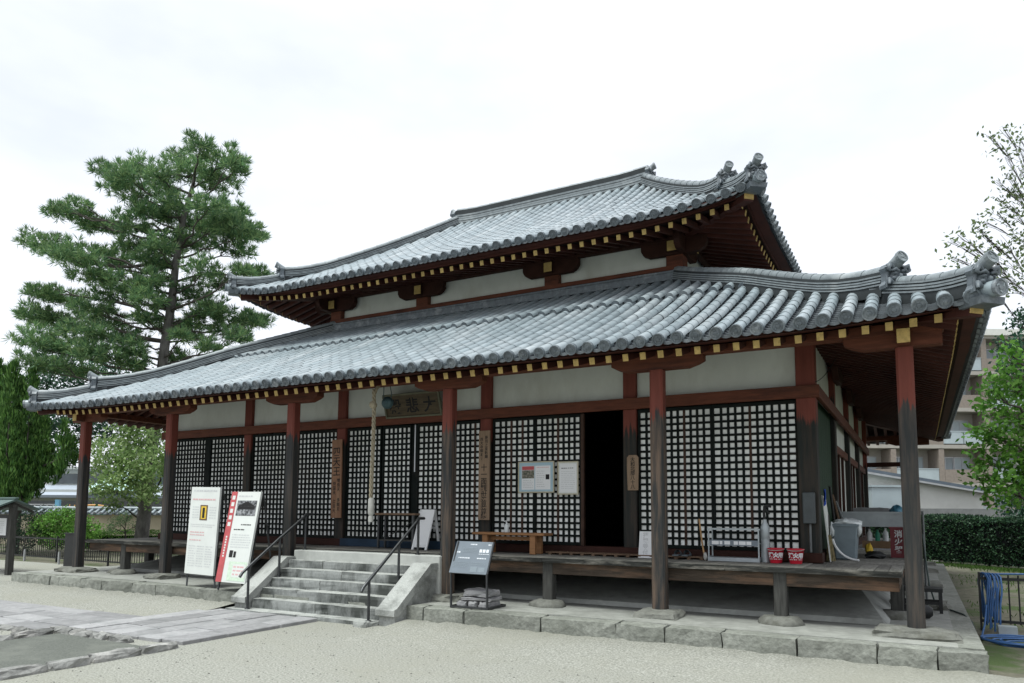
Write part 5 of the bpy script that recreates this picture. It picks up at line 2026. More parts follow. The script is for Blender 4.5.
for i, (x, y, lb) in enumerate(((-17.0, 3.35, 'short pale stake in front of the railing, nearer the notice shelter'), (-14.7, 3.15, 'short pale stake in front of the railing, nearer the dark gate board'))):
    b = MB()
    b.box(x-.025, x+.025, y-.025, y+.025, G, G+.36)
    b.box(x-.018, x+.018, y-.018, y+.018, G+.36, G+.385)
    tag(b.build('marker_stake', 'alu', base=(x, y, G)), lb, 'stake', 'pale stakes by the railing')
t = thing('blue_hose', 'bright blue hose looped over the railing and coiled on the dirt', 'hose', (9.4, 2.2, G))
b = MB()
rg = random.Random(9)
for k in range(7):       # loops hanging over the rail
    x0 = 9.19+.024*k+rg.uniform(-.015, .015)
    dz = rg.uniform(-.15, .06)
    pts = []
    for i in range(15):
        a = PI*i/14
        pts.append((x0+.05*math.sin(2*a)+rg.uniform(-.006, .006), 3.0-.22*math.cos(a)-.02*k, G+.10-dz+.74*math.sin(a)**.6+(dz*math.sin(a))))
    b.tube(pts, .013, 6)
for k in range(5):       # coil on the ground
    cx, cy = 9.62+rg.uniform(-.06, .06), 1.95+rg.uniform(-.06, .06)
    pts = []
    for i in range(22):
        a = 2*PI*i/20+k
        pts.append((cx+(.34+.05*k)*math.cos(a), cy+(.24+.04*k)*math.sin(a), G+.014+.014*k*.7))
    b.tube(pts, .013, 6)
pts = [(9.2, 2.75, G+.4), (9.16, 2.6, G+.15), (9.1, 2.3, G+.02), (8.99+.1, 2.05, G+.014), (9.3, 1.62, G+.014), (9.9, 1.55, G+.014), (10.6, 1.75, G+.014), (11.6, 1.6, G+.014)]
b.tube(pts, .013, 6)
pts = [(9.3, 2.98, G+.83), (9.7, 2.985, G+.845), (10.2, 2.985, G+.84), (10.7, 2.97, G+.80), (11.2, 2.985, G+.845)]
b.tube(pts, .013, 6)
b.build('hose_loops', 'bluehose', t)
b = MB()
b.box(9.30, 9.52, 2.35, 2.55, G+.008, G+.16)
tag(b.build('small_crate', 'zinc', base=(9.4, 2.45, G)), 'small pale grey box standing among the blue hose loops', 'box')

# ---- notice shelter and gate board at the far left
t = thing('notice_shelter', 'roofed wooden notice shelter with a copper roof at the court edge', 'notice board', (-12.6, .4, G))
for x in (-12.0, -14.2):
    b = MB()
    b.box(x-.07, x+.07, .33, .47, G, 1.42)
    b.build('post', 'greywood', t)
b = MB()
b.box(-14.125, -12.075, .38, .42, .55, 1.15)
b.build('board_panel', 'black', t)
b = MB()
b.box(-13.0, -12.22, .365, .379, .62, 1.06)
lines_into(b, (-12.9, .362, 1.0), Vector((1, 0, 0)), Vector((0, 0, 1)), .6, .34, 7, 1, random.Random(3), .3)
b.build('paper_sheet', ['white', 'inkgrey'], t)
b = MB()
b.prism([(-.82, -.30), (-.82, -.25), (0, .03), (.82, -.25), (.82, -.30), (0, -.02)], (-14.8, .4, 1.53), (0, .72, 0), (0, 0, .9), (2.93, 0, 0))
b.box(-14.82, -11.85, .35, .45, 1.55, 1.60)
b.build('roof', 'copper', t, bevel=.01)
b = MB()
b.prism([(-.7, -.32), (0, -.06), (.7, -.32), (.7, -.38), (0, -.12), (-.7, -.38)], (-12.04, .4, 1.53), (0, .72, 0), (0, 0, .9), (.08, 0, 0))
b.box(-14.5, -11.92, .35, .45, 1.34, 1.42)
b.build('roof_frame', 'greywood', t)
b = MB()
b.box(-13.4, -12.8, 2.55, 2.65, G, .58)
b.box(-13.43, -12.77, 2.53, 2.67, .581, .62)
tag(b.build('gate_board', 'black', base=(-13.1, 2.6, G)), 'black upright board beside the far left post', 'board')

# ================================================================== FOLIAGE HELPERS
def leaf_object(name, cen, dirs, ln, wd, m, parent=None, base=(0, 0, 0), seed=1, fold=0.0):
    """many small leaf faces: centre, pointing direction, length, width"""
    rg = np.random.default_rng(seed)
    cen = np.asarray(cen, float)
    d = np.asarray(dirs, float)
    d /= np.linalg.norm(d, axis=1)[:, None]+1e-9
    n = len(cen)
    r = rg.normal(size=(n, 3))
    s = np.cross(d, r)
    s /= np.linalg.norm(s, axis=1)[:, None]+1e-9
    ln = np.broadcast_to(np.asarray(ln, float), (n,))[:, None]*rg.uniform(.7, 1.3, (n, 1))
    wd = np.broadcast_to(np.asarray(wd, float), (n,))[:, None]*rg.uniform(.7, 1.3, (n, 1))
    v = np.empty((n, 4, 3))
    v[:, 0] = cen-d*ln*.5
    v[:, 1] = cen+s*wd*.5-d*ln*.05
    v[:, 2] = cen+d*ln*.5
    v[:, 3] = cen-s*wd*.5-d*ln*.05
    v = v.reshape(-1, 3)-np.asarray(base, float)
    me = bpy.data.meshes.new(name)
    me.vertices.add(4*n)
    me.vertices.foreach_set('co', v.ravel())
    me.loops.add(4*n)
    me.loops.foreach_set('vertex_index', np.arange(4*n))
    me.polygons.add(n)
    me.polygons.foreach_set('loop_start', np.arange(0, 4*n, 4))
    me.update(calc_edges=True)
    me.materials.append(M[m])
    o = bpy.data.objects.new(name, me)
    C.objects.link(o)
    if parent is not None:
        o.parent = parent
    else:
        o.location = base
    o['_b'] = tuple(base)
    return o

def ball(rg, n, shell=0.0):
    p = rg.normal(size=(n, 3))
    p /= np.linalg.norm(p, axis=1)[:, None]
    r = rg.uniform(shell**3, 1, (n, 1))**(1/3)
    return p*r

def limb(b, p0, p1, r0, r1, sag=0.0, seed=0, n=7, m=0):
    rg = random.Random(seed)
    p0, p1 = Vector(p0), Vector(p1)
    ln = (p1-p0).length
    pts, rs = [], []
    for i in range(n+1):
        t = i/n
        p = p0.lerp(p1, t)
        p.z += sag*math.sin(PI*t)*ln
        if 0 < i < n:
            p += Vector((rg.uniform(-1, 1), rg.uniform(-1, 1), rg.uniform(-1, 1)))*ln*.025
        pts.append(p)
        rs.append(r0+(r1-r0)*t)
    b.tube(pts, rs, 7, m)
    return pts

# ================================================================== THE PINE
PINE = [(-14.1,6.9,14.6,0.6,0.4),(-13.8,7.8,14.5,0.82,0.48),(-17.6,8.5,15.7,0.52,0.52),(-16.2,8.2,14.7,1.02,0.58),(-13.0,7.6,13.9,0.54,0.4),(-14.8,8.3,14.0,0.85,0.5),(-18.7,6.3,14.5,0.71,0.5),(-16.8,5.9,13.7,0.75,0.54),(-18.6,7.6,15.2,0.59,0.52),(-15.5,6.3,13.7,0.54,0.54),(-17.8,6.5,13.6,0.85,0.35),(-17.0,7.5,13.9,0.72,0.43),(-20.2,5.4,12.8,0.57,0.43),(-20.4,6.1,13.2,0.65,0.51),(-20.5,6.8,12.9,0.89,0.45),(-20.7,7.8,13.2,0.77,0.46),(-17.1,6.5,12.1,0.69,0.55),(-17.8,7.8,13.3,0.81,0.44),(-17.3,8.4,13.1,0.89,0.44),(-16.9,6.6,12.7,0.55,0.35),(-13.6,7.0,12.3,0.79,0.46),(-16.3,10.2,13.8,0.85,0.46),(-13.7,8.5,11.9,0.83,0.49),(-14.5,8.1,12.1,0.84,0.49),(-15.2,10.5,12.8,0.61,0.38),(-16.2,8.5,12.0,1.02,0.65),(-14.4,9.0,11.5,0.71,0.43),(-14.8,10.4,11.0,0.67,0.3),(-12.7,7.9,10.0,0.47,0.27),(-22.4,5.7,12.1,0.59,0.52),(-20.2,5.3,11.3,0.77,0.49),(-18.3,5.0,10.6,0.94,0.54),(-19.9,6.9,11.3,1.03,0.59),(-20.2,8.1,11.8,0.76,0.53),(-18.2,5.7,10.1,0.82,0.41),(-18.8,7.3,11.9,0.58,0.37),(-17.5,6.6,9.8,0.83,0.56),(-18.7,8.1,10.7,0.67,0.45),(-18.1,8.2,11.4,0.74,0.52),(-16.5,6.8,9.2,0.69,0.48),(-18.3,8.8,9.8,0.6,0.45),(-19.7,7.2,10.0,0.73,0.51),(-22.1,6.0,10.0,0.66,0.29),(-21.9,6.7,10.0,0.9,0.45),(-19.3,6.3,9.1,0.85,0.5),(-22.7,6.1,9.2,0.82,0.45),(-22.4,6.9,9.1,1.06,0.53),(-18.0,5.5,7.9,0.94,0.47),(-20.4,7.8,9.1,0.76,0.6),(-21.0,5.4,7.8,0.99,0.56),(-20.2,6.2,7.6,1.14,0.57),(-17.8,5.9,7.1,0.95,0.54),(-19.1,7.9,8.2,0.74,0.44),(-20.4,5.3,6.8,0.97,0.49),(-21.8,7.4,7.1,0.91,0.45),(-17.3,6.9,6.9,0.55,0.41),(-16.2,8.6,9.9,0.72,0.58),(-15.0,8.6,9.1,0.71,0.42),(-15.5,9.5,8.5,0.73,0.51),(-13.5,8.5,7.8,0.55,0.34),(-14.4,8.0,7.4,0.54,0.34),(-17.7,9.0,7.5,0.67,0.37),(-15.0,10.3,9.0,0.74,0.37),(-16.4,8.7,8.8,0.43,0.43),(-15.4,11.0,9.3,0.61,0.23),(-14.6,7.7,10.3,0.68,0.55),(-16.2,10.0,10.6,0.6,0.45),(-15.3,7.4,7.8,0.41,0.27),(-16.9,7.0,8.6,.55,.4),(-16.4,6.9,9.9,.6,.45),(-17.2,6.8,7.4,.6,.4),(-16.0,6.8,11.2,.6,.45),(-15.8,7.0,12.9,.6,.45),(-17.0,7.1,10.9,.6,.4),(-16.3,9.2,9.2,.7,.5),(-17.6,9.3,8.6,.8,.5),(-18.9,9.4,9.0,.8,.5),(-15.0,9.2,12.6,.8,.5),(-16.6,9.3,12.9,.8,.5),(-18.6,9.0,12.3,.8,.5)]
TR = [(-18.3,8.24,G-.1),(-17.74,8.15,3.63),(-17.13,8.04,7.73),(-16.82,8.03,9.48),(-16.62,7.97,10.96),(-16.27,7.97,12.8),(-15.92,8.04,13.97),(-15.65,8.02,15.2)]
pine = thing('pine_tree', 'tall open crowned pine rising behind the left end of the hall', 'tree', (-18.3, 8.24, G))
b = MB()
b.tube([Vector(p) for p in TR], [.27, .22, .18, .155, .13, .10, .07, .03], 12)
b.build('trunk', 'barkgrey', pine)
def trunk_at(z):
    for a, c in zip(TR[:-1], TR[1:]):
        if a[2] <= z <= c[2]:
            return Vector(a).lerp(Vector(c), (z-a[2])/(c[2]-a[2]))
    return Vector(TR[-1]) if z > TR[-1][2] else Vector(TR[1])
b = MB()
rgn = np.random.default_rng(4)
cen, dirs = [], []
for i, (x, y, z, rx, rz) in enumerate(PINE):
    c = Vector((x, y, z))
    hd = math.hypot(x-trunk_at(z).x, y-trunk_at(z).y)
    zt = max(4.2, z-.35-.16*hd)
    p0 = trunk_at(min(zt, 14.9))
    pts = limb(b, p0, c-Vector((0, 0, rz*.4)), .025+.009*hd, .014, -.03 if i % 3 else .05, i)
    for k in range(4):
        a = rgn.uniform(0, 6.28)
        e = c+Vector((math.cos(a)*rx*.8, math.sin(a)*rx*.8, rgn.uniform(-.1, .4)*rz))
        limb(b, pts[5], e, .014, .006, .06, i*7+k, 4)
    rx, rz, z = rx*.95, rz*1.05, z-.12
    nt_ = int(74*rx*(rx+.35))+13
    q = ball(rgn, nt_, .25)*rgn.uniform(.8, 1.18, (nt_, 1))
    q[:, 2] = np.where(q[:, 2] < -.25, q[:, 2]*.4, q[:, 2])
    pc = np.array([x, y, z])+q*np.array([rx, rx*1.05, rz])
    for j in range(nt_):
        up = q[j]*.55+np.array([0, 0, .65])
        nb = 20
        dd = up[None]+rgn.normal(size=(nb, 3))*.62
        dd /= np.linalg.norm(dd, axis=1)[:, None]
        L_ = rgn.uniform(.18, .36)
        cen.append(pc[j][None]+dd*L_*.5)
        dirs.append(dd)
b.build('branches', 'bark', pine)
cen, dirs = np.concatenate(cen), np.concatenate(dirs)
leaf_object('crown', cen, dirs, .30, .030, 'pine', pine, pine['_b'], 5)

# ================================================================== BROADLEAF TREES
def tree(name, label, base, top_trunk, tr, clumps, dens, lsize, lw, lm, bm, seed, group=None, shell=.35, updir=.3, cat='tree', lr=1.0, nmin=20):
    t = thing(name, label, cat, tuple(base), group)
    b = MB()
    base, top = Vector(base), Vector(top_trunk)
    pts = []
    rg = random.Random(seed)
    for i in range(8):
        q = base.lerp(top, i/7)
        if 0 < i:
            q += Vector((rg.uniform(-1, 1), rg.uniform(-1, 1), 0))*tr*.5
        pts.append(q)
    b.tube(pts, [tr*(1.25 if i == 0 else 1-.11*i) for i in range(8)], 10)
    b.build('trunk', bm, t)
    b = MB()
    rgn = np.random.default_rng(seed)
    cen, dirs = [], []
    for i, (x, y, z, r_) in enumerate(clumps):
        c = Vector((x, y, z))
        k = min(7, max(2, int((z-base.z)/(top.z-base.z)*6)))
        p = limb(b, pts[k], c, tr*.35*lr, tr*.08*lr, .04, seed+i)
        for q in range(5):
            e = c+Vector(rgn.normal(size=3).tolist()).normalized()*r_*.85
            limb(b, p[5], e, tr*.08*lr+.005, .004, .03, seed+i*9+q, 4)
        n_ = int(dens*r_*r_)+nmin
        # leaves gathered in sprays
        ns = max(2, n_//9)
        sp = ball(rgn, ns, shell)*np.array([1, 1, .8])*r_
        per = 9
        o = rgn.normal(size=(ns, per, 3))*lsize*.95
        cc = np.array([x, y, z])+sp[:, None, :]+o
        dd = sp[:, None, :]/r_*.5+rgn.normal(size=(ns, per, 3))*.8+np.array([0, 0, updir])
        cen.append(cc.reshape(-1, 3))
        dirs.append(dd.reshape(-1, 3))
    b.build('branches', bm, t)
    leaf_object('crown', np.concatenate(cen), np.concatenate(dirs), lsize, lw, lm, t, t['_b'], seed+3)
    return t

tree('broadleaf_tree', 'pale green leafy tree filling the gap between the two leftmost posts', (-18.98,8.94,-0.38), (-18.5,8.6,3.49), .13,
     [(-17.18,6.19,3.39,0.73),(-17.44,7.43,3.83,0.76),(-16.79,6.38,2.44,0.69),(-15.88,6.83,2.81,0.69),(-17.79,6.19,2.09,0.48),(-16.0,6.97,1.87,0.44),(-17.29,6.9,4.27,0.6),(-15.4,6.81,4.17,0.47),(-18.38,7.06,1.55,0.34),(-17.53,7.4,1.97,0.49),(-15.09,6.84,3.36,0.5),(-18.26,6.25,2.83,0.37),(-14.97,7.19,2.74,0.5),(-16.79,6.45,3.1,0.66),(-16.61,6.96,2.39,0.52)], 1250, .15, .085, 'lightleaf', 'bark', 41)
tree('evergreen_tree', 'large dark blue green tree behind the pine, above the left roof corner', (-36.16,12.49,-0.38), (-34.51,12.67,7.68), .30,
     [(-34.17,11.45,7.65,1.42),(-32.53,12.33,8.76,1.31),(-33.04,14.67,8.86,1.39),(-28.07,13.63,8.59,1.17),(-31.89,11.38,5.97,1.37),(-32.25,13.89,6.56,1.34),(-31.87,15.57,7.62,1.27),(-37.05,12.81,5.26,1.39),(-34.58,14.0,4.69,1.26),(-33.91,9.44,6.91,1.45),(-32.82,15.21,5.53,0.92),(-28.87,15.51,7.85,1.12),(-38.02,11.97,5.23,1.49),(-29.72,13.81,6.4,1.08),(-27.64,13.86,6.55,1.06)], 560, .22, .10, 'darkleaf', 'bark', 51, shell=.45)
tree('evergreen_tree', 'dark distant tree low behind the pine trunk over the roof slope', (-31.82,21.8,-0.38), (-31.38,21.32,7.73), .28,
     [(-28.71,21.15,8.49,1.38),(-29.72,19.76,8.05,1.23),(-32.83,20.72,7.61,1.29),(-30.72,21.35,7.05,1.28),(-34.2,19.91,7.4,1.03),(-26.97,21.21,8.06,1.11)], 480, .24, .11, 'darkleaf', 'bark', 61, shell=.45)
tree('azalea_bush', 'rounded bright green bush between the railing and the tiled wall', (-18.62,5.57,-0.38), (-18.65,5.64,0.37), .05,
     [(-18.35,5.22,0.96,0.46),(-17.48,5.29,0.82,0.42),(-17.02,5.53,0.58,0.32),(-18.82,5.0,0.77,0.39),(-18.27,5.35,0.35,0.46),(-17.49,5.47,0.29,0.39),(-18.62,5.07,0.21,0.39),(-17.99,5.29,1.06,0.32),(-19.14,4.85,0.56,0.32)], 4800, .085, .05, 'azalea', 'bark', 71, shell=.7, cat='bush')
tree('dark_bush', 'darker green bush right behind the notice shelter', (-19.45,4.54,-0.38), (-19.48,4.62,0.2), .05,
     [(-19.84,4.77,0.73,0.51),(-19.05,4.82,0.38,0.43),(-20.21,4.47,0.37,0.5),(-19.86,4.65,0.01,0.43),(-19.49,4.93,1.09,0.36)], 2200, .085, .045, 'hedge', 'bark', 81, shell=.7, cat='bush')
tree('clipped_pine', 'small clipped garden pine with flat tufts in front of the tiled wall', (-18.89,8.06,-0.38), (-19.02,8.04,0.7), .06,
     [(-19.01,7.75,0.78,0.25),(-19.16,8.2,1.01,0.22),(-19.54,7.77,0.58,0.2),(-18.61,8.24,0.66,0.2)], 5200, .10, .022, 'pine', 'bark', 91, shell=.5)
tree('leafy_tree', 'fresh green leafy tree at the right edge, in front of the brick apartments', (11.74,14.41,-0.38), (11.59,13.97,4.65), .16,
     [(10.61,13.31,4.76,0.53),(10.78,13.33,3.86,0.53),(10.35,12.7,3.24,0.52),(10.58,12.54,2.5,0.51),(10.3,13.78,4.22,0.35),(10.9,14.11,1.94,0.49),(10.18,11.9,1.93,0.4),(9.97,12.38,3.44,0.31),(9.96,13.35,2.78,0.3),(11.28,14.2,4.43,0.6),(11.38,14.59,3.37,0.66),(11.21,12.8,2.2,0.61),(10.78,13.83,5.65,0.35),(11.82,13.99,4.9,0.67),(11.64,12.46,3.42,0.62),(9.73,11.89,2.24,0.23),(10.08,11.79,4.38,0.23)], 900, .17, .095, 'maple', 'bark', 101, shell=.3, updir=-.15)
tree('evergreen_tree', 'dark dense tree at the right edge, behind the fresh green one', (12.16,20.97,-0.38), (12.26,20.38,7.29), .2,
     [(11.33,19.12,6.96,0.47),(11.85,20.4,8.12,0.49),(11.89,19.9,6.55,0.54),(12.32,20.72,7.71,0.62),(11.07,19.06,6.2,0.33),(12.71,21.14,8.84,0.7),(11.41,20.88,1.67,0.56),(11.93,21.36,1.33,0.56),(12.66,21.39,1.85,0.69)], 950, .15, .08, 'darkleaf', 'bark', 111, shell=.5)
tree('sparse_tree', 'tall thin tree with sparse leaves and bare twigs at the upper right', (12.04,12.86,-0.38), (11.63,11.65,10.28), .13,
     [(10.61,11.2,8.73,0.27),(10.77,10.98,8.12,0.31),(10.59,11.95,7.86,0.25),(10.81,11.04,7.24,0.29),(10.59,11.46,6.97,0.25),(10.37,10.69,7.89,0.17),(11.04,10.94,8.85,0.38),(11.2,11.93,8.04,0.45),(11.31,12.34,7.24,0.46),(11.57,11.59,10.02,0.49),(11.7,12.24,8.96,0.55)]+[(10.29,11.18,10.77,0.1),(10.45,11.02,10.39,0.12),(10.66,11.37,10.24,0.12),(10.57,10.83,10.68,0.1),(10.83,10.87,10.43,0.15),(10.63,10.88,9.62,0.12),(10.76,10.84,9.17,0.14),(10.37,10.66,9.33,0.07),(10.71,11.47,9.38,0.12),(9.54,11.08,8.23,0.1),(9.7,10.44,7.83,0.1),(9.33,10.81,8.12,0.07),(9.93,11.22,7.9,0.1),(10.12,11.25,7.77,0.12),(9.37,10.68,7.62,0.05),(9.58,10.8,7.52,0.07),(10.11,11.17,8.57,0.1),(10.27,10.84,8.62,0.12),(10.48,11.37,9.13,0.12),(10.08,10.74,8.07,0.1),(9.92,10.5,8.21,0.07),(10.25,11.59,7.49,0.13),(10.35,10.91,7.03,0.12),(9.84,10.68,7.44,0.07),(10.89,10.85,10.1,0.15),(10.91,10.87,9.6,0.14),(10.23,10.92,6.7,0.1)], 700, .12, .06, 'sparse', 'bark', 121, shell=.2, updir=-.4, lr=.13, nmin=4)

# ---- juniper: flame-shaped upright sprays
JUN = [(-20.5,4.32,1.44,6.58,0.32),(-22.59,5.68,1.65,6.4,0.27),(-20.17,4.82,1.45,6.42,0.29),(-21.02,5.6,1.64,5.5,0.27),(-20.72,5.26,1.71,4.43,0.34),(-19.85,5.45,2.08,3.63,0.22),(-18.97,5.47,2.51,4.48,0.16),(-20.19,6.44,2.81,4.04,0.14),(-23.44,5.16,1.25,7.16,0.55),(-22.14,5.38,1.26,4.32,0.42),(-23.24,4.42,1.17,6.62,0.61),(-21.16,5.8,1.95,3.37,0.27),(-22.1,4.87,1.26,5.58,0.42),(-20.13,5.9,2.4,3.23,0.19),(-22.33,5.75,1.34,3.98,0.43),(-19.87,5.23,2.93,4.66,0.17),(-21.4,4.4,1.18,4.19,0.48)]
t = thing('juniper_tree', 'bright green juniper with flame shaped sprays by the notice shelter', 'tree', (-21.38,5.18,-0.38))
b = MB()
jb = Vector(t['_b'])
b.tube([jb, jb+Vector((.1, 0, 2)), jb+Vector((.1, .1, 4.5))], [.22, .17, .06], 9)
for i, (x, y, z0, z1, r_) in enumerate(JUN):
    limb(b, jb+Vector((.05, 0, max(.4, z0+.3))), (x, y, z0+(z1-z0)*.35), .07, .03, 0, i)
    b.tube([(x, y, z0+(z1-z0)*.35), (x, y, z1-.15)], [.03, .008], 6)
b.build('trunk', 'bark', t)
rgn = np.random.default_rng(6)
cen, dirs = [], []
for (x, y, z0, z1, r_) in JUN:
    h = z1-z0
    ns = int(85*h*r_/.45)+20
    u = rgn.uniform(0, 1, ns)**.85
    prof = r_*1.15*np.clip(np.sin(np.pi*np.clip(u*.86+.14, 0, 1))**.6, .02, 1)
    a = rgn.uniform(0, 2*np.pi, ns)
    rr = prof*rgn.uniform(.5, 1.1, ns)*(1+.35*np.sin(a*3+u*14+x*5))
    c = np.stack([x+rr*np.cos(a), y+rr*np.sin(a), z0+h*u], 1)
    out_ = np.stack([np.cos(a)*.26, np.sin(a)*.26, np.ones(ns)], 1)
    for q in range(12):
        d = out_+rgn.normal(size=(ns, 3))*.20
        cen.append(c+d*.10+rgn.normal(size=(ns, 3))*.05)
        dirs.append(d)
leaf_object('crown', np.concatenate(cen), np.concatenate(dirs), .20, .045, 'juniper', t, t['_b'], 8)

# ---- clipped hedges
def hedge(label, p0, p1, h, th, lm, dens, seed, lsize=.07):
    p0, p1 = Vector((p0[0], p0[1], G)), Vector((p1[0], p1[1], G))
    t = thing('hedge', label, 'hedge', tuple(p0))
    d = (p1-p0)
    L_ = d.length
    d.normalize()
    nrm = Vector((d.y, -d.x, 0))
    b = MB()
    c = p0.lerp(p1, .5)
    b.obox(c+Vector((0, 0, .12+(h-.28)/2)), d*(L_/2-.1), nrm*(th/2-.14), Vector((0, 0, (h-.28)/2)), 0)
    for i in range(int(L_/.5)):
        q = p0+d*(.25+.5*i)
        b.tube([q, q+Vector((0, 0, .4))], .02, 5)
    b.build('stems', 'dark', t)
    rgn = np.random.default_rng(seed)
    parts = []
    def face(n_, fu, fv, fn):
        u = rgn.uniform(-1, 1, n_)
        v = rgn.uniform(-1, 1, n_)
        cc = fu[None]*u[:, None]+fv[None]*v[:, None]
        wob = .06*np.sin(u*L_*1.9+v*3)+.05*np.sin(u*L_*.8+1)
        cc = cc+fn[None]*(1+0*u[:, None])+fn[None]/np.linalg.norm(fn)*(wob-rgn.exponential(.05, n_))[:, None]
        parts.append((cc, np.broadcast_to(fn/np.linalg.norm(fn), (n_, 3))))
    D_, N_, Z_ = np.array(d)*L_/2, np.array(nrm)*th/2, np.array([0, 0, (h-.10)/2])
    for s_ in (-1, 1):
        face(int(dens*L_*h), D_, Z_, N_*s_)
        face(int(dens*th*h), N_, Z_, D_*s_)
    face(int(dens*L_*th), D_, N_, Z_)
    cen = np.concatenate([p[0] for p in parts])+np.array(c)+np.array([0, 0, h/2+.05])
    dirs = np.concatenate([p[1] for p in parts])*.6+rgn.normal(size=cen.shape)*.6+np.array([0, 0, .2])
    leaf_object('foliage', cen, dirs, lsize, lsize*.55, lm, t, t['_b'], seed)
    return t
hedge('tall dark clipped hedge across the yard behind the right veranda', (4.6, 24.6), (13.6, 15.3), 1.62, 1.1, 'hedge', 620, 3, .085)
hedge('low pale green clipped hedge in front of the tiled garden wall', (-21.11, 7.63), (-18.0, 9.35), .80, .7, 'azalea', 700, 5, .06)
rgn = np.random.default_rng(19)
n = 4200
u = rgn.uniform(0, 1, n)
cx = 4.6+9.0*u+.72*-.72-rgn.exponential(.35, n)*.71
cy = 24.6-9.3*u+.70*-.72-rgn.exponential(.35, n)*.70
g_ = leaf_object('grass_strip', np.stack([cx, cy, np.full(n, G+.06)], 1), np.stack([rgn.normal(size=n)*.3, rgn.normal(size=n)*.3, np.ones(n)], 1), .13, .022, 'grass', None, (9, 20, G), 3)
tag(g_, 'thin strip of grass along the foot of the dark hedge', 'grass', kind='stuff')
n = 1500
gx, gy = rgn.uniform(9.1, 13.5, n), rgn.uniform(3.4, 17, n)
kp = np.sin(gx*2.1)+np.sin(gy*.9+gx) > .5
gx, gy = gx[kp], gy[kp]
n = len(gx)
g_ = leaf_object('weeds', np.stack([gx, gy, np.full(n, G+.035)], 1), np.stack([rgn.normal(size=n)*.5, rgn.normal(size=n)*.5, np.ones(n)], 1), .09, .02, 'grass', None, (10, 6, G), 4)
tag(g_, 'sparse weeds growing in the dark dirt yard', 'weeds', kind='stuff')

# ================================================================== WALL AND BUILDINGS AROUND THE COURT
# plastered wall with a tiled coping
p0, p1 = Vector((-33.2, 7.25, G)), Vector((-22.0, 13.5, G))
d = (p1-p0)
WL = d.length
d.normalize()
nr = Vector((d.y, -d.x, 0))
t = thing('garden_wall', 'cream plastered wall capped with small grey tiles behind the bushes', 'wall', tuple(p0))
b = MB()
c = p0.lerp(p1, .5)
b.obox(c+Vector((0, 0, .71)), d*WL/2, nr*.16, Vector((0, 0, .71)))
b.build('wall_body', 'mudwall', t)
b = MB()
for i in range(int(WL/.30)):
    q = p0+d*(.15+.30*i)
    for s_ in (-1, 1):
        a = q+Vector((0, 0, 1.70))
        e = q+nr*s_*.42+Vector((0, 0, 1.50))
        b.tube([a, e], [.062, .07], 8, 0)
        b.lathe([(.072, -.01), (.072, .015), (.01, .016)], 10, e, (nr*s_+Vector((0, 0, -.1))), 1)
        b.obox((a+e)/2+d*.15+Vector((0, 0, -.05)), d*.10, (e-a)/2, Vector((0, 0, .012)), 2)
b.tube([p0+Vector((0, 0, 1.74)), p1+Vector((0, 0, 1.74))], .09, 10, 0)
b.build('wall_coping', ['tile', 'tiledark', 'tilepan_shaded'], t)

E1 = Vector((.873, .487, 0))
N1 = Vector((.487, -.873, 0))      # towards the court
def lbox(b, o, x0, x1, n0, n1, z0, z1, m=0):
    o = Vector(o)
    c = o+E1*(x0+x1)/2+N1*(n0+n1)/2+Vector((0, 0, (z0+z1)/2))
    b.obox(c, E1*(x1-x0)/2, N1*(n1-n0)/2, Vector((0, 0, (z1-z0)/2)), m)
# far building beyond the wall
o = (-49.25, 22.45, G)
t = thing('school_building', 'far low grey building with ribbon windows beyond the tiled wall', 'building', o)
b = MB()
lbox(b, o, -6, 9, -10, 0, 0, 3.2)
lbox(b, o, -3, 7.5, -12, -3, 3.2, 4.9)
b.build('wall', 'kgwall', t)
b = MB()
lbox(b, o, -3.4, 7.9, -12.4, -2.6, 4.91, 5.1)
b.build('roof', 'kgwall', t)
b = MB()
v = [Vector(o)+E1*x+N1*n_+Vector((0, 0, z)) for (x, n_, z) in ((-6.5, 1.2, 2.75), (9.5, 1.2, 2.75), (9.5, -3.01, 3.65), (-6.5, -3.01, 3.65))]
b.add(v+[p-Vector((0, 0, .12)) for p in v], [(0, 1, 2, 3), (7, 6, 5, 4), (0, 4, 5, 1), (1, 5, 6, 2), (2, 6, 7, 3), (3, 7, 4, 0)])
b.build('lean_to_roof', 'kgroof', t)
b = MB()
lbox(b, o, -6.6, 9.6, 1.21, 1.3, 2.55, 2.75)
b.build('gutter', 'signblue', t)
for x in (-1.5, .9, 3.3, 5.7):
    b = MB()
    lbox(b, o, x-1.0, x+1.0, -2.995, -2.95, 3.75, 4.55)
    b.build('window', 'glassd', t)
for x in (-4.5, -1.7, 1.1, 3.9, 6.7):
    b = MB()
    lbox(b, o, x-1.25, x+1.25, .005, .05, .6, 2.3)
    b.build('window', 'glassd', t)
b = MB()
v = [Vector(o)+E1*x+N1*n_+Vector((0, 0, z)) for (x, n_, z) in ((2.4, 1.6, 3.1), (6.0, 1.6, 3.1), (4.9, -.6, 4.7), (4.3, -.6, 4.7), (2.4, -2.8, 3.1), (6.0, -2.8, 3.1))]
b.add(v, [(0, 1, 2, 3), (1, 5, 2), (5, 4, 3, 2), (4, 0, 3), (0, 4, 5, 1)])
b.build('canopy_roof', 'mint', t)
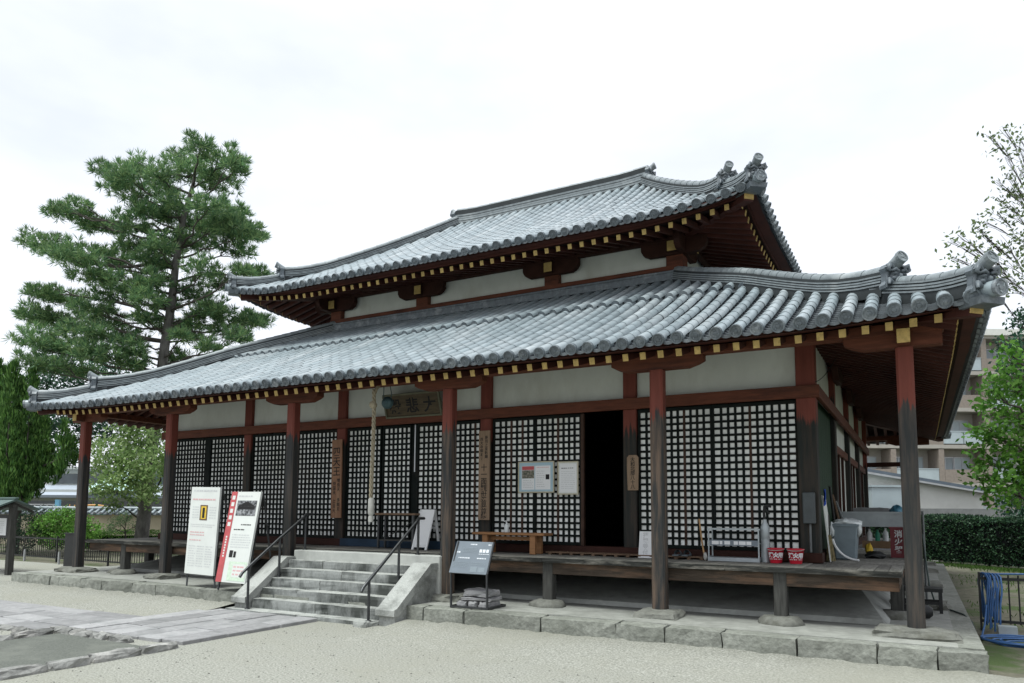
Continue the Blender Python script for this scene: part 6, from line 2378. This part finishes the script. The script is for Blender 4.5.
# playground slide with coloured arches
o = (-39.98, 17.26, G)
t = thing('playground_frame', 'colourful playground frame with orange arched rails beyond the wall', 'playground', o)
for k, (r_, m_) in enumerate(((1.35, 'yellow'), (1.55, 'orange'))):
    b = MB()
    pts = [Vector(o)+E1*(.4-.2+r_*1.25*(1-math.cos(a)))+Vector((0, 0, 1.0+r_*math.sin(a)*.62)) for a in [PI*.32+PI*.62*i/14 for i in range(15)]]
    b.tube(pts, .055, 8)
    b.build('arched_rail', m_, t)
b = MB()
for i in range(7):
    lbox(b, o, .55+.32*i, .60+.32*i, -.05, .0, .4, 2.0-.06*i*i*.5)
b.build('bars', 'orange', t)
b = MB()
lbox(b, o, .1, 2.6, -.6, -.5, .6, 1.55)
b.build('side_panel', 'green', t)
b = MB()
lbox(b, o, -.35, -.10, -.2, .05, 0, 2.3)
b.build('tower_post', 'skyblue', t)
b = MB()
for i in range(5):
    lbox(b, o, -2.2+.4*i, -2.14+.4*i, -.2, -.14, 0, 2.0)
lbox(b, o, -2.3, -.4, -.2, -.14, 1.95, 2.02)
b.build('ladder_rail', 'alu', t)

# shed behind the hedge
o = (5.55, 25.34, G)
t = thing('white_shed', 'white walled shed with a blue grey sloping roof behind the hedge', 'shed', o)
b = MB()
w_ = 6.35
poly = [(-5, 0), (w_-.25, 0), (w_-.25, 2.75), (.2, 3.72), (-5, 2.8)]
b.prism(poly, Vector(o), E1, (0, 0, 1), -N1*9)
b.build('wall', 'shedwall', t)
b = MB()
for (xa, za, xb, zb) in ((.2, 3.80, w_+.15, 2.76), (.2, 3.80, -5.4, 2.75)):
    v = [Vector(o)+E1*x+N1*n_+Vector((0, 0, z)) for (x, n_, z) in ((xa, .35, za), (xb, .35, zb), (xb, -9.3, zb), (xa, -9.3, za))]
    if xb < xa:
        v = v[::-1]
    b.add(v+[p-Vector((0, 0, .13)) for p in v], [(0, 1, 2, 3), (7, 6, 5, 4), (0, 4, 5, 1), (1, 5, 6, 2), (2, 6, 7, 3), (3, 7, 4, 0)])
b.build('roof', 'shedroof', t)
b = MB()
v = [Vector(o)+E1*x+N1*.36+Vector((0, 0, z)) for (x, z) in ((.2, 3.66), (w_+.15, 2.62), (w_+.15, 2.55), (.2, 3.57))]
b.add(v+[p+N1*.02 for p in v], [(3, 2, 1, 0), (4, 5, 6, 7), (0, 1, 5, 4), (2, 3, 7, 6)])
b.build('barge_board', 'alu', t)
b = MB()
lbox(b, o, .85, 2.15, .02, .75, 1.95, 2.85)
lbox(b, o, .80, 2.20, .0, .80, 2.86, 2.95)
b.build('wall_cabinet', 'frost', t)
o2 = tuple(Vector(o)+N1*1.6)
b = MB()
lbox(b, o2, -3, 7.2, 0, .15, 0, 1.95)
tag(b.build('block_wall', 'block', base=o2), 'grey concrete block wall between the hedge and the white shed', 'wall')

# apartment block
o = Vector((2.49, 58.13, G))
t = thing('apartment_building', 'brown tiled apartment block with balconies beyond the shed', 'building', tuple(o))
fl = [.38+4.06, .38+7.3, .38+10.5, .38+13.7, .38+16.9]
b = MB()
lbox(b, o, -8, 30, -14, -1.6, 0, 17.1)
b.build('wall', 'aptbeige', t)
b = MB()
lbox(b, o, -8.3, 30.3, -14.3, .4, 17.2, 17.75)
b.build('roof', 'aptwhite', t)
b = MB()
lbox(b, o, 3, 12, -12, -3, 17.76, 20.2)
b.build('roof_house', 'aptbeige', t)
for k in range(5):
    z = fl[k]
    b = MB()
    lbox(b, o, -8, 30, -1.59, .12, z-.32, z)
    b.build('balcony_slab', 'aptbeige', t)
k = 0
for f in range(5):
    z = fl[f]-3.2 if f == 0 else fl[f-1]
    for i in range(9):
        x = -7.6+4.1*i
        # brick pier and windows of a bay
        b = MB()
        lbox(b, o, x-.2, x+.25, -1.59, .10, z+.003, z+2.85)
        b.build('pier', 'aptbrick', t)
        for (xa, xb, m_) in ((x+.55, x+1.95, 'glass'), (x+2.05, x+3.4, 'frost')):
            b = MB()
            lbox(b, o, xa, xb, -1.595, -1.53, z+.25, z+2.25)
            wdw = b.build('window', m_, t)
            b = MB()
            for q in (xa-.03, (xa+xb)/2-.03, xb-.03):
                lbox(b, o, q, q+.06, -1.529, -1.49, z+.22, z+2.28)
            lbox(b, o, xa-.03, xb+.03, -1.489, -1.46, z+2.22, z+2.3)
            b.build('window_frame', 'alu', wdw, base=t['_b'])
        b = MB()
        if (i+f) % 2:
            lbox(b, o, x+.27, x+3.88, -.02, .10, z+.003, z+1.12)
            b.build('balcony_wall', 'aptbrick', t)
        else:
            lbox(b, o, x+.27, x+2.0, -.0, .04, z+.1, z+1.12)
            lbox(b, o, x+2.08, x+3.88, -.0, .04, z+.1, z+1.12)
            lbox(b, o, x+.27, x+3.88, -.02, .07, z+1.13, z+1.2)
            b.build('balcony_glass', 'frost', t)
        if (i*3+f) % 4 == 0:
            b = MB()
            lbox(b, o, x+2.9, x+3.7, -1.2, -.8, z+1.3, z+1.95)
            lbox(b, o, x+2.85, x+3.75, -1.59, -.8, z+1.24, z+1.295)
            b.build('air_conditioner', 'aptwhite', t)
